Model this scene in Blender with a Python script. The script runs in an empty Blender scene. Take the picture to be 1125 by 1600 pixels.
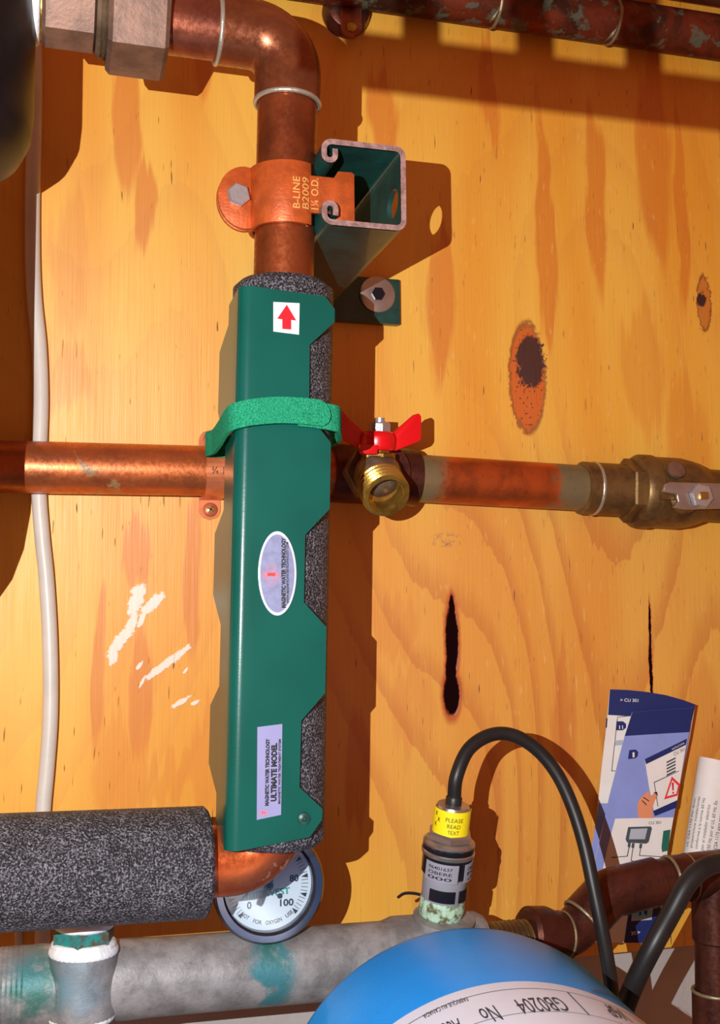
import bpy, bmesh, math, random
from mathutils import Vector, Matrix, Quaternion
random.seed(7)
S = bpy.context.scene
COL = S.collection
PI = math.pi

# ------------------------------------------------------------------ camera
W_, H_, F_ = 1125.0, 1600.0, 1750.0
DIST = 0.65                      # lens to plywood
CAM = Vector((0.0, -DIST, 1.2))
def _cam(px, py):                # pixel to direction in (right, up, forward)
    return Vector(((px - W_/2)/F_, -(py - H_/2)/F_, 1.0))
ey = _cam(60, 960).normalized()          # the wall's normal
ex = _cam(6680, 905)                     # the level pipes' direction
ex = (ex - ey*ex.dot(ey)).normalized()
ez = -ex.cross(ey)
R_right = Vector((ex.x, ey.x, ez.x)); R_up = Vector((ex.y, ey.y, ez.y)); R_fwd = Vector((ex.z, ey.z, ez.z))
cd = bpy.data.cameras.new('camera'); cam = bpy.data.objects.new('camera', cd); COL.objects.link(cam)
M3 = Matrix((R_right, R_up, -R_fwd)).transposed()
cam.matrix_world = Matrix.Translation(CAM) @ M3.to_4x4()
cd.sensor_fit = 'VERTICAL'; cd.sensor_height = 24.0; cd.lens = 24.0*F_/H_
cd.clip_start = 0.01; cd.clip_end = 50
S.camera = cam

# ------------------------------------------------------------------ world, flash, exposure
wd = bpy.data.worlds.new('room'); S.world = wd; wd.use_nodes = True
bg = wd.node_tree.nodes['Background']
bg.inputs[0].default_value = (1.0, 0.34, 0.16, 1); bg.inputs[1].default_value = 0.34
FLASH = CAM + Vector((-0.092, 0.0, 0.026))
ld = bpy.data.lights.new('camera_flash', 'POINT'); ld.energy = 20.0; ld.color = (0.97, 0.98, 1.0)
ld.shadow_soft_size = 0.0008
lo = bpy.data.objects.new('camera_flash', ld); COL.objects.link(lo); lo.location = FLASH
vs = S.view_settings
vs.view_transform = 'Standard'; vs.look = 'None'; vs.gamma = 1.0; vs.use_curve_mapping = False
vs.exposure = 0.0

# ------------------------------------------------------------------ measuring helpers
def ray(px, py):
    c = _cam(px, py)
    return R_right*c.x + R_up*c.y + R_fwd*c.z
def P(px, py, d=0.0):            # point at distance d in front of the plywood
    r = ray(px, py); t = (-d - CAM.y)/r.y
    return CAM + r*t
def on_plane(px, py, p0, n):
    r = ray(px, py); t = (p0 - CAM).dot(n)/r.dot(n)
    return CAM + r*t
def V(*a): return Vector(a)

# ------------------------------------------------------------------ mesh helpers: each returns (verts, faces)
def frame(d):
    d = d.normalized()
    a = V(0,0,1) if abs(d.z) < .9 else V(1,0,0)
    u = d.cross(a).normalized(); v = u.cross(d).normalized()
    return u, v
def tube(pts, rad, seg=24, caps=True):
    pts = [Vector(p) for p in pts]; n = len(pts)
    if not hasattr(rad, '__len__'): rad = [rad]*n
    T = []
    for i in range(n):
        a = pts[max(i-1,0)]; b = pts[min(i+1,n-1)]; T.append((b-a).normalized())
    u, v = frame(T[0]); vs_, fs = [], []
    for i in range(n):
        if i:
            q = T[i-1].rotation_difference(T[i]); u = q @ u; v = q @ v
        for k in range(seg):
            a = 2*PI*k/seg
            vs_.append(pts[i] + (u*math.cos(a) + v*math.sin(a))*rad[i])
    for i in range(n-1):
        for k in range(seg):
            k2 = (k+1) % seg
            fs.append((i*seg+k, i*seg+k2, (i+1)*seg+k2, (i+1)*seg+k))
    if caps:
        fs.append(tuple(range(seg-1,-1,-1))); fs.append(tuple((n-1)*seg+k for k in range(seg)))
    return vs_, fs
def lathe(o, axis, prof, seg=40, phase=0.0, closed=False, up=None):
    """prof: (radius, height along axis)"""
    axis = axis.normalized(); u, v = frame(axis)
    if up is not None:
        v = (up - axis*up.dot(axis)).normalized(); u = v.cross(axis)
    vs_, fs = [], []
    for r, h in prof:
        for k in range(seg):
            a = 2*PI*k/seg + phase
            vs_.append(o + axis*h + (u*math.cos(a) + v*math.sin(a))*max(r,1e-5))
    n = len(prof)
    rng = n if closed else n-1
    for i in range(rng):
        j = (i+1) % n
        for k in range(seg):
            k2 = (k+1) % seg
            fs.append((i*seg+k, i*seg+k2, j*seg+k2, j*seg+k))
    if not closed:
        fs.append(tuple(range(seg-1,-1,-1))); fs.append(tuple((n-1)*seg+k for k in range(seg)))
    return vs_, fs
def torus(o, axis, R, r, seg=40, rs=10, up=None):
    pr = [(R + r*math.cos(2*PI*k/rs), r*math.sin(2*PI*k/rs)) for k in range(rs)]
    return lathe(o, axis, pr, seg, closed=True, up=up)
def hexp(o, axis, R, h0, h1, ch=0.0012, up=None, phase=0.0):
    return lathe(o, axis, [(R-ch, h0), (R, h0+ch), (R, h1-ch), (R-ch, h1)], 6, phase, up=up)
def prism(poly, thick):          # planar polygon + extrusion vector
    n = len(poly); poly = [Vector(p) for p in poly]
    vs_ = poly + [p + thick for p in poly]
    fs = [tuple(range(n)), tuple(range(2*n-1, n-1, -1))]
    for i in range(n):
        j = (i+1) % n; fs.append((i, i+n, j+n, j))
    return vs_, fs
def box(c, sx, sy, sz, rot=None):
    vs_ = []
    for x in (-1,1):
        for y in (-1,1):
            for z in (-1,1):
                p = V(x*sx/2, y*sy/2, z*sz/2)
                if rot: p = rot @ p
                vs_.append(c + p)
    return vs_, [(0,1,3,2),(4,6,7,5),(0,4,5,1),(2,3,7,6),(0,2,6,4),(1,5,7,3)]
def sheet(fn, nu, nv, th):       # surface with thickness
    g = [[fn(i/nu, j/nv) for j in range(nv+1)] for i in range(nu+1)]
    vs_, fs = [], []
    def nrm(i, j):
        a = g[min(i+1,nu)][j] - g[max(i-1,0)][j]; b = g[i][min(j+1,nv)] - g[i][max(j-1,0)]
        n = a.cross(b)
        return n.normalized() if n.length > 1e-14 else V(0,-1,0)
    m = (nu+1)*(nv+1)
    for i in range(nu+1):
        for j in range(nv+1): vs_.append(g[i][j])
    for i in range(nu+1):
        for j in range(nv+1): vs_.append(g[i][j] - nrm(i,j)*th)
    I = lambda i,j: i*(nv+1)+j
    for i in range(nu):
        for j in range(nv):
            q = (I(i,j), I(i+1,j), I(i+1,j+1), I(i,j+1))
            fs.append(q); fs.append(tuple(m+k for k in reversed(q)))
    bd = [I(i,0) for i in range(nu+1)] + [I(nu,j) for j in range(1,nv+1)] + [I(i,nv) for i in range(nu-1,-1,-1)] + [I(0,j) for j in range(nv-1,0,-1)]
    for a in range(len(bd)):
        b = (a+1) % len(bd); fs.append((bd[b], bd[a], bd[a]+m, bd[b]+m))
    return vs_, fs
def bend_path(pts, rad, n=10):   # polyline with rounded corners
    pts = [Vector(p) for p in pts]; out = [pts[0]]
    if not hasattr(rad,'__len__'): rad = [rad]*(len(pts)-2)
    for i in range(1, len(pts)-1):
        a = (pts[i-1]-pts[i]).normalized(); b = (pts[i+1]-pts[i]).normalized()
        ang = a.angle(b); t = rad[i-1]/math.tan(ang/2)
        c = pts[i] + (a+b).normalized()*(rad[i-1]/math.sin(ang/2))
        s = pts[i] + a*t - c; e = pts[i] + b*t - c
        q = s.rotation_difference(e); ax, an = q.to_axis_angle()
        for k in range(n+1):
            out.append(c + Quaternion(ax, an*k/n) @ s)
    out.append(pts[-1]); return out
def spline(pts, n=10):
    pts = [Vector(p) for p in pts]; q = [pts[0]*2-pts[1]] + pts + [pts[-1]*2-pts[-2]]; out = []
    for i in range(1, len(q)-2):
        for k in range(n):
            t = k/n
            out.append(.5*((2*q[i]) + (q[i+1]-q[i-1])*t + (2*q[i-1]-5*q[i]+4*q[i+1]-q[i+2])*t*t + (3*q[i]-q[i-1]-3*q[i+1]+q[i+2])*t**3))
    out.append(pts[-1]); return out
def obj(name, parts, mat, parent=None, smooth=True, bevel=0.0, ang=38, kind=None):
    if isinstance(parts, tuple): parts = [parts]
    bm = bmesh.new()
    for vs_, fs in parts:
        bv = [bm.verts.new(v) for v in vs_]
        for f in fs:
            if len(set(f)) > 2:
                try: bm.faces.new([bv[i] for i in f])
                except ValueError: pass
    bmesh.ops.recalc_face_normals(bm, faces=bm.faces)
    if bevel:
        es = [e for e in bm.edges if len(e.link_faces) == 2 and e.calc_face_angle(0) > math.radians(30)]
        bmesh.ops.bevel(bm, geom=es, offset=bevel, segments=2, profile=.5, affect='EDGES', clamp_overlap=True)
    if smooth:
        for f in bm.faces: f.smooth = True
        for e in bm.edges:
            if len(e.link_faces) == 2 and e.calc_face_angle(0) > math.radians(ang): e.smooth = False
    me = bpy.data.meshes.new(name); bm.to_mesh(me); bm.free()
    me.materials.append(mat)
    o = bpy.data.objects.new(name, me); COL.objects.link(o)
    if parent: o.parent = parent; o.matrix_parent_inverse = parent.matrix_world.inverted()
    if kind: o['kind'] = kind
    return o
def each(name, parts, mat, parent):
    for p in parts: obj(name, p, mat, parent, smooth=False)
def thing(name, label, cat, loc, group=None):
    o = bpy.data.objects.new(name, None); COL.objects.link(o)
    o.empty_display_size = .01
    o.matrix_world = Matrix.Translation(loc); o['label'] = label; o['category'] = cat
    if group: o['group'] = group
    return o
def tag(o, label, cat, group=None):
    o['label'] = label; o['category'] = cat
    if group: o['group'] = group
    return o

_txt = {}
def text_geo(body, bold=0.0):
    key = (body, bold)
    if key not in _txt:
        cu = bpy.data.curves.new('t', 'FONT'); cu.body = body; cu.offset = bold; cu.resolution_u = 3
        ob = bpy.data.objects.new('t', cu); COL.objects.link(ob)
        bpy.context.view_layer.update()
        me = bpy.data.meshes.new_from_object(ob.evaluated_get(bpy.context.evaluated_depsgraph_get()))
        vs_ = [(v.co.x, v.co.y) for v in me.vertices]; fs = [tuple(p.vertices) for p in me.polygons]
        bpy.data.objects.remove(ob); bpy.data.curves.remove(cu); bpy.data.meshes.remove(me)
        x0 = min(v[0] for v in vs_); x1 = max(v[0] for v in vs_); 
        y0, y1 = 0.0, 0.70
        _txt[key] = ([((x-x0)/(x1-x0), (y-y0)/(y1-y0)) for x, y in vs_], fs)
    return _txt[key]
def text_fit(body, A, B, up, h, bold=0.01, off=None):
    """text stretched from A to B (baseline), capital height h along up"""
    vs_, fs = text_geo(body, bold); A = Vector(A); B = Vector(B)
    up = (up - (B-A).normalized()*up.dot((B-A).normalized())).normalized()
    off = off or V(0,0,0)
    return [A + (B-A)*u + up*(h*v) + off for u, v in vs_], fs
def text_map(body, fn, bold=0.01):
    vs_, fs = text_geo(body, bold)
    return [fn(u, v) for u, v in vs_], fs

# ------------------------------------------------------------------ material helpers
class X:                          # expression on node sockets
    def __init__(s, g, k): s.g, s.k = g, k
    def _b(s, op, o, rev=False):
        return s.g.m(op, o, s) if rev else s.g.m(op, s, o)
    def __add__(s,o): return s._b('ADD',o)
    def __radd__(s,o): return s._b('ADD',o,True)
    def __sub__(s,o): return s._b('SUBTRACT',o)
    def __rsub__(s,o): return s._b('SUBTRACT',o,True)
    def __mul__(s,o): return s._b('MULTIPLY',o)
    def __rmul__(s,o): return s._b('MULTIPLY',o,True)
    def __truediv__(s,o): return s._b('DIVIDE',o)
class G:
    def __init__(s, name):
        s.mat = bpy.data.materials.new(name); s.mat.use_nodes = True
        s.nt = s.mat.node_tree; s.nt.nodes.clear()
        s.out = s.nt.nodes.new('ShaderNodeOutputMaterial')
        s.b = s.nt.nodes.new('ShaderNodeBsdfPrincipled')
        s.nt.links.new(s.b.outputs[0], s.out.inputs[0])
        tc = s.nt.nodes.new('ShaderNodeNewGeometry')
        s.pos = tc.outputs['Position']
        sp = s.nt.nodes.new('ShaderNodeSeparateXYZ'); s.nt.links.new(s.pos, sp.inputs[0])
        s.x, s.y, s.z = (X(s, sp.outputs[i]) for i in range(3))
    def put(s, sock, v):
        if isinstance(v, X): s.nt.links.new(v.k, sock)
        elif isinstance(v, (int, float)): sock.default_value = v
        elif isinstance(v, (tuple, list)):
            sock.default_value = tuple(v) + ((1,) if len(v) == 3 and len(sock.default_value) == 4 else ())
        else: s.nt.links.new(v, sock)
    def m(s, op, a, b=None, c=None):
        n = s.nt.nodes.new('ShaderNodeMath'); n.operation = op
        for i, v in enumerate((a,b,c)):
            if v is not None: s.put(n.inputs[i], v)
        return X(s, n.outputs[0])
    def sm(s, v, lo, hi, a=0.0, b=1.0):
        n = s.nt.nodes.new('ShaderNodeMapRange'); n.interpolation_type = 'SMOOTHSTEP'
        s.put(n.inputs[0], v); n.inputs[1].default_value = lo; n.inputs[2].default_value = hi
        n.inputs[3].default_value = a; n.inputs[4].default_value = b
        return X(s, n.outputs[0])
    def vec(s, x, y, z):
        n = s.nt.nodes.new('ShaderNodeCombineXYZ')
        for i, v in enumerate((x,y,z)): s.put(n.inputs[i], v)
        return n.outputs[0]
    def noise(s, vec, scale, detail=2.0, rough=.5, dist=0.0):
        n = s.nt.nodes.new('ShaderNodeTexNoise')
        s.put(n.inputs['Vector'], vec); n.inputs['Scale'].default_value = scale
        n.inputs['Detail'].default_value = detail; n.inputs['Roughness'].default_value = rough
        n.inputs['Distortion'].default_value = dist
        return X(s, n.outputs[0])
    def mix(s, f, a, b):
        n = s.nt.nodes.new('ShaderNodeMix'); n.data_type = 'RGBA'
        s.put(n.inputs[0], f); s.put(n.inputs[6], a); s.put(n.inputs[7], b)
        return X(s, n.outputs[2])
    def bump(s, h, dist, strength=1.0):
        n = s.nt.nodes.new('ShaderNodeBump'); n.inputs['Distance'].default_value = dist
        n.inputs['Strength'].default_value = strength
        s.put(n.inputs['Height'], h); s.nt.links.new(n.outputs[0], s.b.inputs['Normal'])
    def set(s, **k):
        nm = dict(color='Base Color', rough='Roughness', metal='Metallic', spec='Specular IOR Level', coat='Coat Weight', coatr='Coat Roughness', sheen='Sheen Weight', sss='Subsurface Weight')
        for a, v in k.items(): s.put(s.b.inputs[nm[a]], v)
        return s
def lin(r, g, b):                 # sRGB 0..255 to linear
    f = lambda c: (c/255/12.92) if c/255 <= .04045 else ((c/255+.055)/1.055)**2.4
    return (f(r), f(g), f(b))
def simple(name, col, rough=.5, metal=0.0, spec=.5, var=.12, scale=60, bump=0.0, bscale=400, coat=0.0):
    g = G(name)
    n = g.noise(g.pos, scale, 4, .6)
    c = g.mix(g.sm(n, .3, .7), tuple(x*(1-var) for x in col), tuple(min(1,x*(1+var)) for x in col))
    g.set(color=c, rough=rough, metal=metal, spec=spec, coat=coat)
    if bump: g.bump(g.noise(g.pos, bscale, 3, .6), bump)
    return g.mat
def blob(g, x, z, px, py, hw, hh, d=0.0):   # normalised distance to an ellipse measured on the wall
    p = P(px, py, d); k = (P(px+10, py, d)-p).length/10
    dx = (x - p.x)/(hw*k); dz = (z - p.z)/(hh*k)
    return g.m('SQRT', dx*dx + dz*dz)

# ---- plywood
def plywood():
    g = G('plywood'); x, z = g.x, g.z
    wob = g.noise(g.vec(x, 0.0, z*.35), 16, 2) - .5
    fine = g.noise(g.vec(x*1.0, 0.0, z*.018), 900, 3, .65)
    mid = g.noise(g.vec(x + wob*.01, 0.0, z*.05), 130, 3, .6)
    broad = g.noise(g.vec(x + wob*.02, 0.0, z*.16), 14, 2, .5)
    F = g.noise(g.vec(x, 0.0, z*.28), 4.2, 1.0, .4)
    saw = g.m('FRACT', F*26 + mid*.35)
    ring = g.sm(saw, .55, .98) - g.sm(saw, .98, 1.0)
    fib = g.noise(g.vec(x, 2.0, z*.05), 120, 3, .6) - .5; wav = g.noise(g.vec(x, 7.0, z*.5), 34, 2) - .5
    xw = x + (mid-.5)*.006 + wob*.02 + wav*.012; zw = z + fib*.10 + wob*.05
    pat = None
    for a in [(205,170,26,150),(228,300,14,90),(105,430,34,150),(100,610,40,60),(848,330,13,190),(862,440,13,110),(935,290,19,170),(1025,240,30,170),
              (1068,330,9,160),(1000,590,40,110),(690,470,24,130),(180,1190,45,90),(250,1215,75,45),(328,1190,36,90),(222,1090,16,110),(150,1050,14,120),
              (300,900,12,150),(640,1120,36,80),(760,1240,34,100),(1080,700,45,110),(760,140,22,90),(1100,1180,40,120),(620,980,40,50),(880,1130,25,110),(215,880,22,60),
              (315,60,18,120),(600,180,26,80),(560,1210,20,90)]:
        e = 1.0 - g.sm(blob(g, xw, zw, *a) + fib*.55, .70, 1.06)
        if a[2] > 30: e = e*.5
        pat = e if pat is None else g.m('MAXIMUM', pat, e)
    c = g.mix(g.sm(broad, .38, .66), lin(238,180,64), lin(230,154,36))
    c = g.mix(pat*.8, c, lin(214,122,22))
    # cathedral figure is stronger on the lower right of the sheet
    pc = P(860,1060); low = 1.0 - g.sm(blob(g, x, z, 870, 1080, 420, 420), .55, 1.0)
    c = g.mix(low*.25, c, lin(214,146,92))
    c = g.mix(ring*(low*.36 + .10), c, lin(190,98,40))
    rt = g.sm(x, P(560,900).x, P(700,900).x)
    fk = g.noise(g.vec(x, 9.0, z*.16), 420, 2, .55)
    c = g.mix(g.sm(fk, .62, .74)*rt*.35, c, lin(244,206,132)); c = g.mix(g.sm(fk, .36, .27)*rt*.4, c, lin(150,78,32))
    c = g.mix(g.sm(fine, .50, .82)*.26, c, lin(176,92,34))
    c = g.mix(g.sm(fine, .50, .22)*.15, c, lin(240,190,104))
    # short dark pores and specks
    por = g.sm(g.noise(g.vec(x, 3.0, z*.09), 620, 1, .5), .70, .77)*g.sm(g.noise(g.vec(x, 5.0, z), 22, 2), .40, .58)
    c = g.mix(por*.9, c, lin(84,36,12))
    # knots
    jig = g.noise(g.pos, 260, 3, .7) - .5; xk = x + jig*.006; zk = z + jig*.01
    b = blob(g, xk, zk, 824, 590, 29, 82); k1 = 1.0 - g.sm(b, .86, 1.0)
    c = g.mix(k1, c, lin(206,98,16)); c = g.mix((g.sm(b,.84,.95)-g.sm(b,.96,1.08))*.8, c, lin(140,60,14))
    spots = g.sm(g.noise(g.pos, 420, 1, .5), .62, .68)
    core = 1.0 - g.sm(blob(g, x + jig*.016, z + jig*.016, 829, 566, 25, 42), .82, .98)
    c = g.mix(g.m('MAXIMUM', core*.95, k1*spots*.8), c, lin(44,16,16))
    b = blob(g, xk, zk, 1100, 474, 11, 40); k2 = 1.0 - g.sm(b, .8, 1.0)
    c = g.mix(k2*.7, c, lin(186,88,20)); c = g.mix((g.sm(b,.8,.92)-g.sm(b,.95,1.1))*.8, c, lin(120,50,14))
    c = g.mix(1.0 - g.sm(blob(g, xk, zk, 1096, 468, 8, 12), .7, 1.0), c, lin(50,18,12))
    v = None
    for a in [(705,1000,11,54),(703,1050,9,40),(704,1085,14,34),(1017,1050,2.5,45),(705,955,5,26),(1016,985,1.8,40)]:
        e = blob(g, x + jig*.002 + wob*.004, z + jig*.004, *a); v = e if v is None else g.m('MINIMUM', v, e)
    c = g.mix((1.0 - g.sm(v, .95, 1.5))*.85, c, lin(176,62,14))
    hole = 1.0 - g.sm(v, .8, 1.0); c = g.mix(hole, c, lin(26,8,8))
    # torn pale fibres on the left
    t = None
    def streak(px, py, L, w, ang):
        p = P(px,py); k = .00038; ca, sa = math.cos(ang), math.sin(ang)
        dx, dz = x - p.x, z - p.z
        u = (dx*ca + dz*sa)/(L*k); q = (dz*ca - dx*sa)/(w*k)
        return g.m('SQRT', u*u + q*q)
    for a in [(213,938,30,12,1.25),(206,975,24,8,1.3),(188,1002,34,9,.95),(177,1022,18,8,1.5),(238,944,26,9,.75),(222,966,16,5,1.2),(262,1036,46,6.5,.62),(283,1097,17,4.5,.5),(218,1040,9,3,.9),(222,1066,12,2.5,1.1),(305,1098,8,3,.5),(290,1048,6,2.5,.9)]:
        e = streak(*a); t = e if t is None else g.m('MINIMUM', t, e)
    tear = 1.0 - g.sm(t + jig*1.6, .75, 1.05)
    c = g.mix(tear*.95, c, lin(238,222,204))
    # grey pencil smudge
    sm_ = (1.0 - g.sm(blob(g, xk, zk, 700, 842, 36, 14), .3, 1.0))*g.sm(jig, -.02, .1)
    c = g.mix(sm_*.6, c, lin(96,88,84))
    g.set(color=c, rough=g.sm(fine, .2, .8, .46, .60), spec=(1.0 - hole)*.85)
    g.bump(fine*.5 + mid*.35 - hole*3.0 - k1*.4 - por*1.0 + tear*.5, .0006, .55)
    return g.mat
M = {}
M['ply'] = plywood()

def copper(name, c1, c2, patina=None, amt=0.0, rough=.34, pscale=55):
    g = G(name)
    n = g.noise(g.pos, 34, 4, .6, .6); f = g.noise(g.pos, 420, 3, .6)
    c = g.mix(g.sm(n, .34, .66), c1, c2)
    c = g.mix(g.sm(f, .56, .8)*.5, c, tuple(v*.45 for v in c1))
    if patina:
        pm = g.sm(g.noise(g.pos, pscale, 5, .65, .4), .62-amt, .70-amt)
        c = g.mix(pm*.8, c, patina)
        g.set(metal=(1.0-pm)*.72, rough=rough + .0)
    else: g.set(metal=.72)
    g.set(color=c, rough=g.sm(f, .3, .8, rough-.05, rough+.16))
    g.bump(f, .00025, .35)
    return g.mat
M['copper'] = copper('copper', lin(158,80,42), lin(122,60,34))
M['copper_brown'] = copper('copper_brown', lin(156,88,64), lin(118,62,46), rough=.32)
M['copper_fit'] = copper('copper_fitting', lin(160,92,56), lin(128,72,46), rough=.30)
M['copper_pale'] = copper('copper_wall_pipe', lin(206,112,62), lin(172,96,58), lin(128,116,80), .02, .33)
def endpatina():
    g = G('copper_green_ends'); n = g.noise(g.pos, 60, 4, .6, .4); f = g.noise(g.pos, 420, 3, .6)
    c = g.mix(g.sm(n, .34, .66), lin(200,94,42), lin(160,78,40)); j = (n-.5)*.03
    e = g.m('MINIMUM', blob(g, g.x+j, g.z, 655, 750, 48, 90, .03), blob(g, g.x+j, g.z, 905, 762, 44, 90, .03))
    pm = g.m('MAXIMUM', 1.0 - g.sm(e, .55, 1.1), g.sm(g.noise(g.pos, 90, 4, .6), .64, .72)*.5)
    c = g.mix(pm*.8, c, lin(84,96,70)); c = g.mix(g.sm(f,.56,.8)*.45, c, lin(80,44,28))
    g.set(color=c, metal=(1.0-pm)*.7, rough=.36); g.bump(f, .00025, .4); return g.mat
M['copper_green'] = endpatina()
M['copper_top'] = copper('copper_corroded', lin(128,58,34), lin(66,40,30), lin(64,84,68), .08, .5, 110)
M['copper_flux'] = copper('copper_elbow_orange', lin(200,98,48), lin(180,76,36), lin(178,156,126), .03, .32, 70)
M['copper_dark'] = copper('copper_dark', lin(104,58,46), lin(76,42,34), rough=.36)
M['solder'] = simple('solder', lin(190,186,170), .35, .7, bump=.0004, bscale=300)
M['solder_dull'] = simple('solder_dull', lin(140,126,96), .45, .5, bump=.0004, bscale=300)
M['clamp'] = simple('copper_plated_steel', lin(188,86,36), .42, .35, var=.18, scale=140, bump=.0002, bscale=700)
M['raised'] = simple('raised_lettering', lin(250,190,110), .35, .4, var=.05)
M['strap'] = simple('copper_strap', lin(214,124,80), .36, .5, var=.16, scale=90)
M['zinc'] = simple('zinc_bolt', lin(200,200,205), .3, .75, bump=.0002)
M['steel'] = simple('steel', lin(186,180,176), .28, .85, bump=.0001)
M['strut'] = simple('green_painted_strut', lin(22,64,58), .34, .0, var=.3, scale=70, coat=.2)
M['strut_cut'] = simple('rusty_cut_edge', lin(150,116,110), .75, .2, var=.35, scale=260, bump=.0006, bscale=500)
def brass(name, c1, c2, rough=.38, metal=.6):
    g = G(name); n = g.noise(g.pos, 60, 4, .65); f = g.noise(g.pos, 600, 3, .6)
    g.set(color=g.mix(g.sm(n,.35,.68), c1, c2), rough=rough, metal=metal); g.bump(f, .0003, .4)
    return g.mat
M['brass'] = brass('brass', lin(196,160,76), lin(150,112,46), .28, .8)
M['brass_dull'] = brass('brass_dull', lin(128,98,56), lin(92,66,40), .42, .55)
M['bronze'] = brass('cast_bronze', lin(134,100,82), lin(98,74,62), .5, .35)
M['brass_grey'] = brass('tarnished_brass', lin(138,116,92), lin(96,76,58), .45, .5)
M['tape'] = simple('white_thread_tape', lin(226,228,228), .6, 0, var=.08, scale=200, bump=.0008, bscale=260)
M['black'] = simple('black_plastic', (.006,.006,.008), .38, 0, var=.2, spec=.25)
M['sump'] = simple('dark_blue_sump', (.008,.012,.03), .2, 0, var=.2, coat=.3)
M['rubber'] = simple('black_rubber_cable', (.014,.013,.013), .42, 0, var=.2, spec=.4)
M['cable_w'] = simple('white_cable_sheath', lin(206,196,184), .4, 0, var=.05)
def foam():
    g = G('foam_insulation')
    v = g.nt.nodes.new('ShaderNodeTexVoronoi'); g.put(v.inputs['Vector'], g.pos); v.inputs['Scale'].default_value = 1100
    d = X(g, v.outputs['Distance']); n = g.noise(g.pos, 1150, 2, .6); n2 = g.noise(g.pos, 150, 2)
    sp = g.sm(n + (n2-.5)*.15, .44, .70)
    c = g.mix(sp, (.016,.015,.018), (.23,.22,.25))
    g.set(color=c, rough=.5, spec=.35); g.bump(n*1.2 - d*.6, .0012, .9)
    return g.mat
M['foam'] = foam()
def greensteel():
    g = G('green_enamelled_steel'); f = g.noise(g.pos, 900, 2)
    g.set(color=g.mix(g.sm(g.noise(g.pos, 25, 2), .3, .7), lin(8,76,66), lin(11,82,72)), rough=.27, spec=.30)
    g.bump(f, .0001, .25); return g.mat
M['green'] = greensteel()
M['velcro'] = (lambda g: (g.set(color=g.mix(g.sm(g.noise(g.pos, 1500, 3, .7), .30, .72), lin(18,120,86), lin(58,178,132)), rough=.95, spec=.05), g.bump(g.noise(g.pos, 1100, 3, .7), .0012, 1.0), g.mat)[-1])(G('green_hook_and_loop'))
M['badge'] = simple('brushed_silver_badge', lin(132,138,172), .4, .25, var=.12, scale=300)
M['badge_rim'] = simple('clear_dome_rim', lin(196,204,220), .25, 0, var=.03)
M['plate'] = simple('lavender_silver_plate', lin(140,140,182), .42, .1, var=.04)
M['ink'] = simple('black_ink', (.006,.006,.008), .6, 0, var=0)
M['ink_red'] = simple('red_ink', lin(226,52,52), .5, 0, var=.02)
M['ink_pink'] = simple('pale_red_ink', lin(220,110,120), .5, 0, var=.02)
M['sticker_w'] = simple('white_sticker', lin(232,230,236), .45, 0, var=.02)
M['sticker_red'] = simple('red_arrow_print', lin(204,14,34), .45, 0, var=.02)
M['red'] = simple('red_enamel', lin(222,10,22), .3, 0, var=.05, coat=.3)
M['dark'] = simple('dark_gap', (.004,.003,.003), .8, 0, var=0)
M['chrome'] = simple('black_chrome_bezel', lin(104,104,116), .18, .9, var=.1)
M['dial'] = simple('white_dial', lin(182,196,206), .5, 0, var=.01)
M['ink_teal'] = simple('green_dial_ink', lin(22,128,108), .5, 0, var=.02)
def galv():
    g = G('galvanised_manifold'); x, z = g.x, g.z
    n = g.noise(g.pos, 70, 5, .65); f = g.noise(g.pos, 520, 3, .65); n3 = g.noise(g.pos, 26, 2)
    c = g.mix(g.sm(n, .3, .7), lin(150,147,146), lin(110,107,106))
    c = g.mix(g.sm(f, .6, .75)*.6, c, lin(88,84,82))
    j = (n - .5)*.03
    m1 = (1.0 - g.sm(blob(g, x+j, z+j, 428, 1515, 36, 95, .1), .45, 1.05))*g.sm(n, .30, .5)
    m2 = (1.0 - g.sm(blob(g, x+j, z+j, 60, 1535, 62, 62, .1), .35, 1.1))*g.sm(n, .32, .52)
    m3 = (1.0 - g.sm(blob(g, x+j, z+j, 120, 1525, 60, 60, .1), .4, 1.1))*g.sm(n3, .35, .6)*.5
    c = g.mix(g.m('MAXIMUM', m1, m2)*.85, c, g.mix(g.sm(n3,.4,.6), lin(18,100,88), lin(34,118,128)))
    c = g.mix(m3, c, lin(120,160,178))
    rust = g.sm(g.noise(g.pos, 120, 3), .70, .76)
    c = g.mix(rust*.3, c, lin(110,74,60))
    g.set(color=c, rough=.5, metal=.15, spec=.4); g.bump(n*.6+f*.5, .0007, .6)
    return g.mat
M['galv'] = galv()
M['verdigris'] = (lambda g: (g.set(color=g.mix(g.sm(g.noise(g.pos, 220, 4, .65), .38, .62), lin(40,118,110), lin(206,214,190)), rough=.8), g.bump(g.noise(g.pos, 300, 3), .0012, .8), g.mat)[-1])(G('verdigris_crust'))
M['mint'] = (lambda g: (g.set(color=g.mix(g.sm(g.noise(g.pos, 240, 4, .65), .42, .62), lin(172,206,180), lin(92,86,56)), rough=.7), g.bump(g.noise(g.pos, 300, 3), .0010, .8), g.mat)[-1])(G('mint_corrosion'))
M['hexgreen'] = (lambda g: (g.set(color=g.mix(g.sm(g.noise(g.pos, 140, 4, .65), .42, .6), lin(84,70,48), lin(36,132,128)), rough=.5, metal=.2), g.bump(g.noise(g.pos, 300, 3), .0008, .7), g.mat)[-1])(G('green_stained_brass'))
M['sensor'] = simple('dark_sensor_steel', lin(66,64,70), .26, .7, var=.2, scale=90)
M['sensor_dark'] = simple('sensor_dark_band', lin(34,34,44), .3, .4, var=.2)
M['silver_label'] = simple('silver_label', lin(150,150,162), .45, .1, var=.05)
M['yellow'] = simple('yellow_label', lin(246,224,20), .5, 0, var=.02)
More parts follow.
